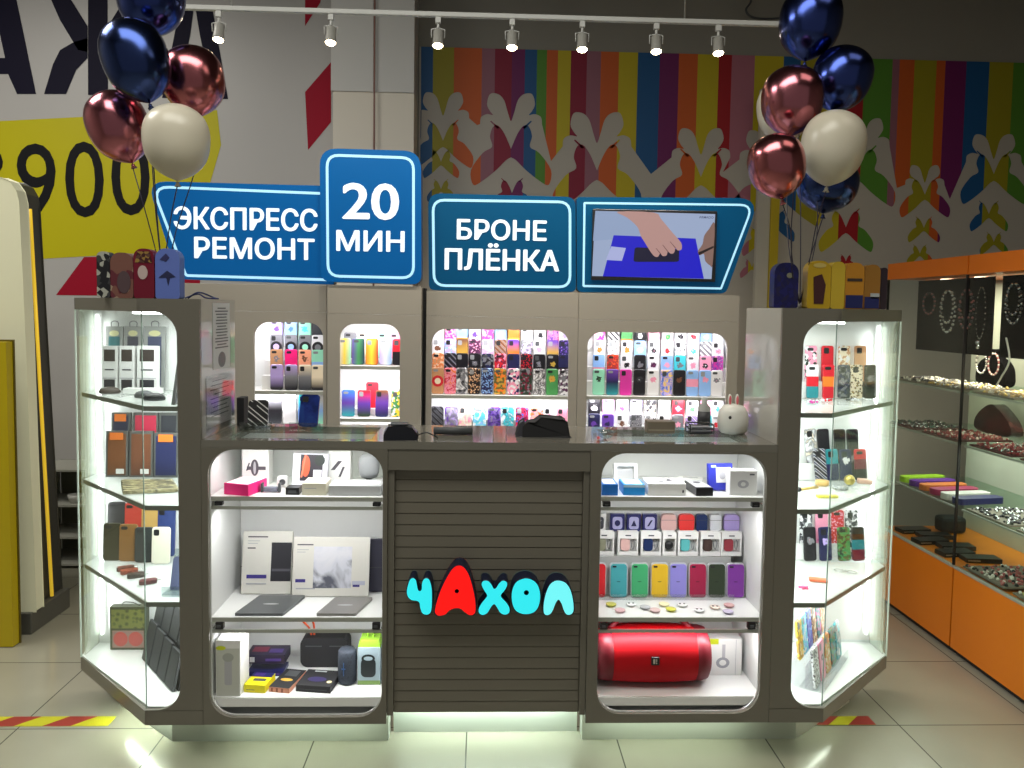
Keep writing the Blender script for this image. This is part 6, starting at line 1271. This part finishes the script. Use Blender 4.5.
# handbag, bright purses, wallets in the far bay
t = thing('glitter_purse', 'dark red and black glittering purse on the second glass shelf', 'purse', (XC+.40, 1.25, JS[1]+.007), PI/2)
b = B(); b.prism(smooth_closed([(-.13, 0), (.12, 0), (.15, .05), (.10, .11), (.02, .15), (-.05, .13), (-.14, .06)], 4), -.03, .03, pat('marble', (70, 14, 18), (40, 10, 14), (20, 12, 16), 12, .25), 'y'); b.done('bag', t, bevel=.012)
b = B(); rng = random.Random(3)
for k in range(60): b.ball((rng.uniform(-.12, .10), -.032, rng.uniform(.02, .08)), .004, SILV, 6, 4)
b.done('sequins', t)
for i, (y, c, nm) in enumerate(((1.53, (150, 190, 40), 'lime green'), (1.43, (90, 40, 130), 'purple'), (1.33, (200, 110, 50), 'orange'), (1.23, (150, 40, 80), 'crimson'), (1.13, (200, 196, 190), 'white'), (1.03, (40, 40, 90), 'navy'))):
    b = B(); b.prism(rrect(-.13, .13, -.034, .034, .025, 4), 0, .03, pat('plain', c), 'z'); b.done('folded_scarf', None, (XC+.17, y, JS[2]+.001), label=f'{nm} folded scarf on the third shelf of the far bay', cat='scarf', group='coloured scarves in the jewellery case', bevel=.01, rot=(0, 0, .15))
for i, (y, x) in enumerate(((1.55, .14), (1.44, .2), (1.34, .12), (1.24, .2), (1.13, .13), (1.03, .2))):
    b = B(); b.box(-.085, .085, -.040, .040, 0, .022, C('wallet_black', 30, 29, 32, .3)); b.box(-.08, -.02, -.0415, -.0405, .008, .014, STEEL); b.done('black_wallet', None, (XC+x, y, .4275+.0), label=f'black leather wallet in the case bottom, {ORD[i]} from the far end', cat='wallet', group='black wallets at the bottom of the far bay', bevel=.004, rot=(0, 0, .1*(-1)**i))
b = B(); b.box(-.07, .07, -.05, .05, 0, .09, BLACKM); b.done('black_handbag', None, (XC+.36, 1.56, .4275), label='small boxy black handbag at the far corner of the case bottom', cat='handbag', bevel=.02)

# ================================================================== LEFT SIDE: lit totem, yellow panel, shelf behind, tape
CR = pbr('totem_cream', (.66, .64, .46), .4, emit=.12, ecol=(.9, .9, .6)); GM = pbr('totem_graphite', (.045, .045, .04), .35)
t = thing('advertising_totem', 'tall cream and graphite totem with a thin yellow light line', 'totem', (0, 0, 0))
cf = [at(-60, 640, Y=1.17), at(36, 625, Y=1.17), at(26, 336, Y=1.17), at(19.5, 202, Y=1.17), at(16.5, 190, Y=1.17), at(10, 181, Y=1.17), at(0, 177, Y=1.17), at(-60, 172, Y=1.17)]
b = B(); b.prism([(p.x, max(p.z, .11)) for p in cf], 1.17, 1.24, CR, 'y'); b.done('cream_face', t, bevel=.004)
sf = [at(-60, 640, Y=1.50), at(62, 605, Y=1.50), at(39.5, 210, Y=1.50), at(38, 197, Y=1.50), at(33, 188, Y=1.50), at(24, 184, Y=1.50), at(-60, 180, Y=1.50)]
b = B(); b.prism([(p.x, max(p.z, .11)) for p in sf], 1.245, 1.50, GM, 'y'); b.done('graphite_body', t, bevel=.006)
p0, p1 = at(52, 596, Y=1.36), at(30, 209, Y=1.36)
b = B(); b.tube([(p0.x, 1.36, p0.z), (p1.x, 1.36, p1.z)], .009, pbr('totem_yellow_line', (.8, .5, .02), .4, emit=.5, ecol=(.9, .58, .04)), 8); b.done('yellow_line', t)
b = B(); b.box(-3.0, -2.245, 1.15, 1.52, 0, .108, C('totem_base', 92, 92, 86, .4)); b.done('base', t, bevel=.004)
yl = at(18.5, 560, Y=1.06)
b = B(); b.box(-3.0, yl.x, 1.00, 1.05, .004, at(18, 342, Y=1.03).z, C('panel_yellow', 190, 168, 14, .35)); b.box(-3.0, yl.x+.006, 1.051, 1.06, .0, at(18, 340, Y=1.03).z, C('panel_olive_edge', 96, 84, 20, .4))
b.done('advertising_board', None, label='bright yellow upright board standing before the cream totem', cat='board')
t = thing('low_display_shelf', 'low grey white shelf unit standing behind the left tower', 'shelf unit', (-2.42, 2.15, 0))
SU = C('shelf_unit', 170, 170, 160, .5)
for zz in (.03, .20, .40, .62): b = B(); b.box(-.36, .40, 0, .32, zz-.012, zz, SU); b.done('shelf_board', t)
for xx in (-.372, .401): b = B(); b.box(xx, xx+.011, 0, .32, 0, .62, SU); b.done('side_board', t)
b = B(); b.box(-.36, .40, .322, .332, 0, .62, C('shelf_unit_back', 120, 120, 104)); b.done('back_board', t)
for i in range(2):
    b = B(); b.lathe([(0, 0), (.03, 0), (.042, .03), (.044, .05), (.040, .05), (.036, .03), (0, .01)], C('cup_white', 205, 205, 200, .3), 20); b.done('white_bowl', None, (-2.56+i*.11, 2.22, .4012), label=['small white bowl on the low shelf, nearer the totem', 'small white bowl on the low shelf, nearer the tower'][i], cat='bowl', group='white bowls on the low shelf')
def tape(x0, x1, y0, y1, n, label, first=0):
    b = B(); TR = C('tape_red', 150, 52, 46, .45); TYl = C('tape_yellow', 190, 186, 40, .45); w = (x1-x0)/n; sk = .07
    for k in range(n):
        a, c = x0+k*w, x0+(k+1)*w
        q = [(max(x0, a-sk/2), y0), (min(x1, c-sk/2) if k < n-1 else x1, y0), (min(x1, c+sk/2), y1), (a+sk/2 if k else x0, y1)]
        b.faces([(p[0], p[1], .0012) for p in q], [(0, 1, 2, 3)], TR if (k+first) % 2 else TYl)
    b.box(x0, x1, y0, y1, .0004, .0010, TYl)
    b.done('floor_tape', None, label=label, cat='floor tape', group='red and yellow tape strips on the floor')
tape(-2.45, -1.47, .278, .352, 9, 'long red and yellow striped tape on the floor toward the totem', 0)
tape(1.335, 1.575, .262, .33, 3, 'short red and yellow striped tape under the right tower corner', 1)
# small socket plate: price card at the tower foot
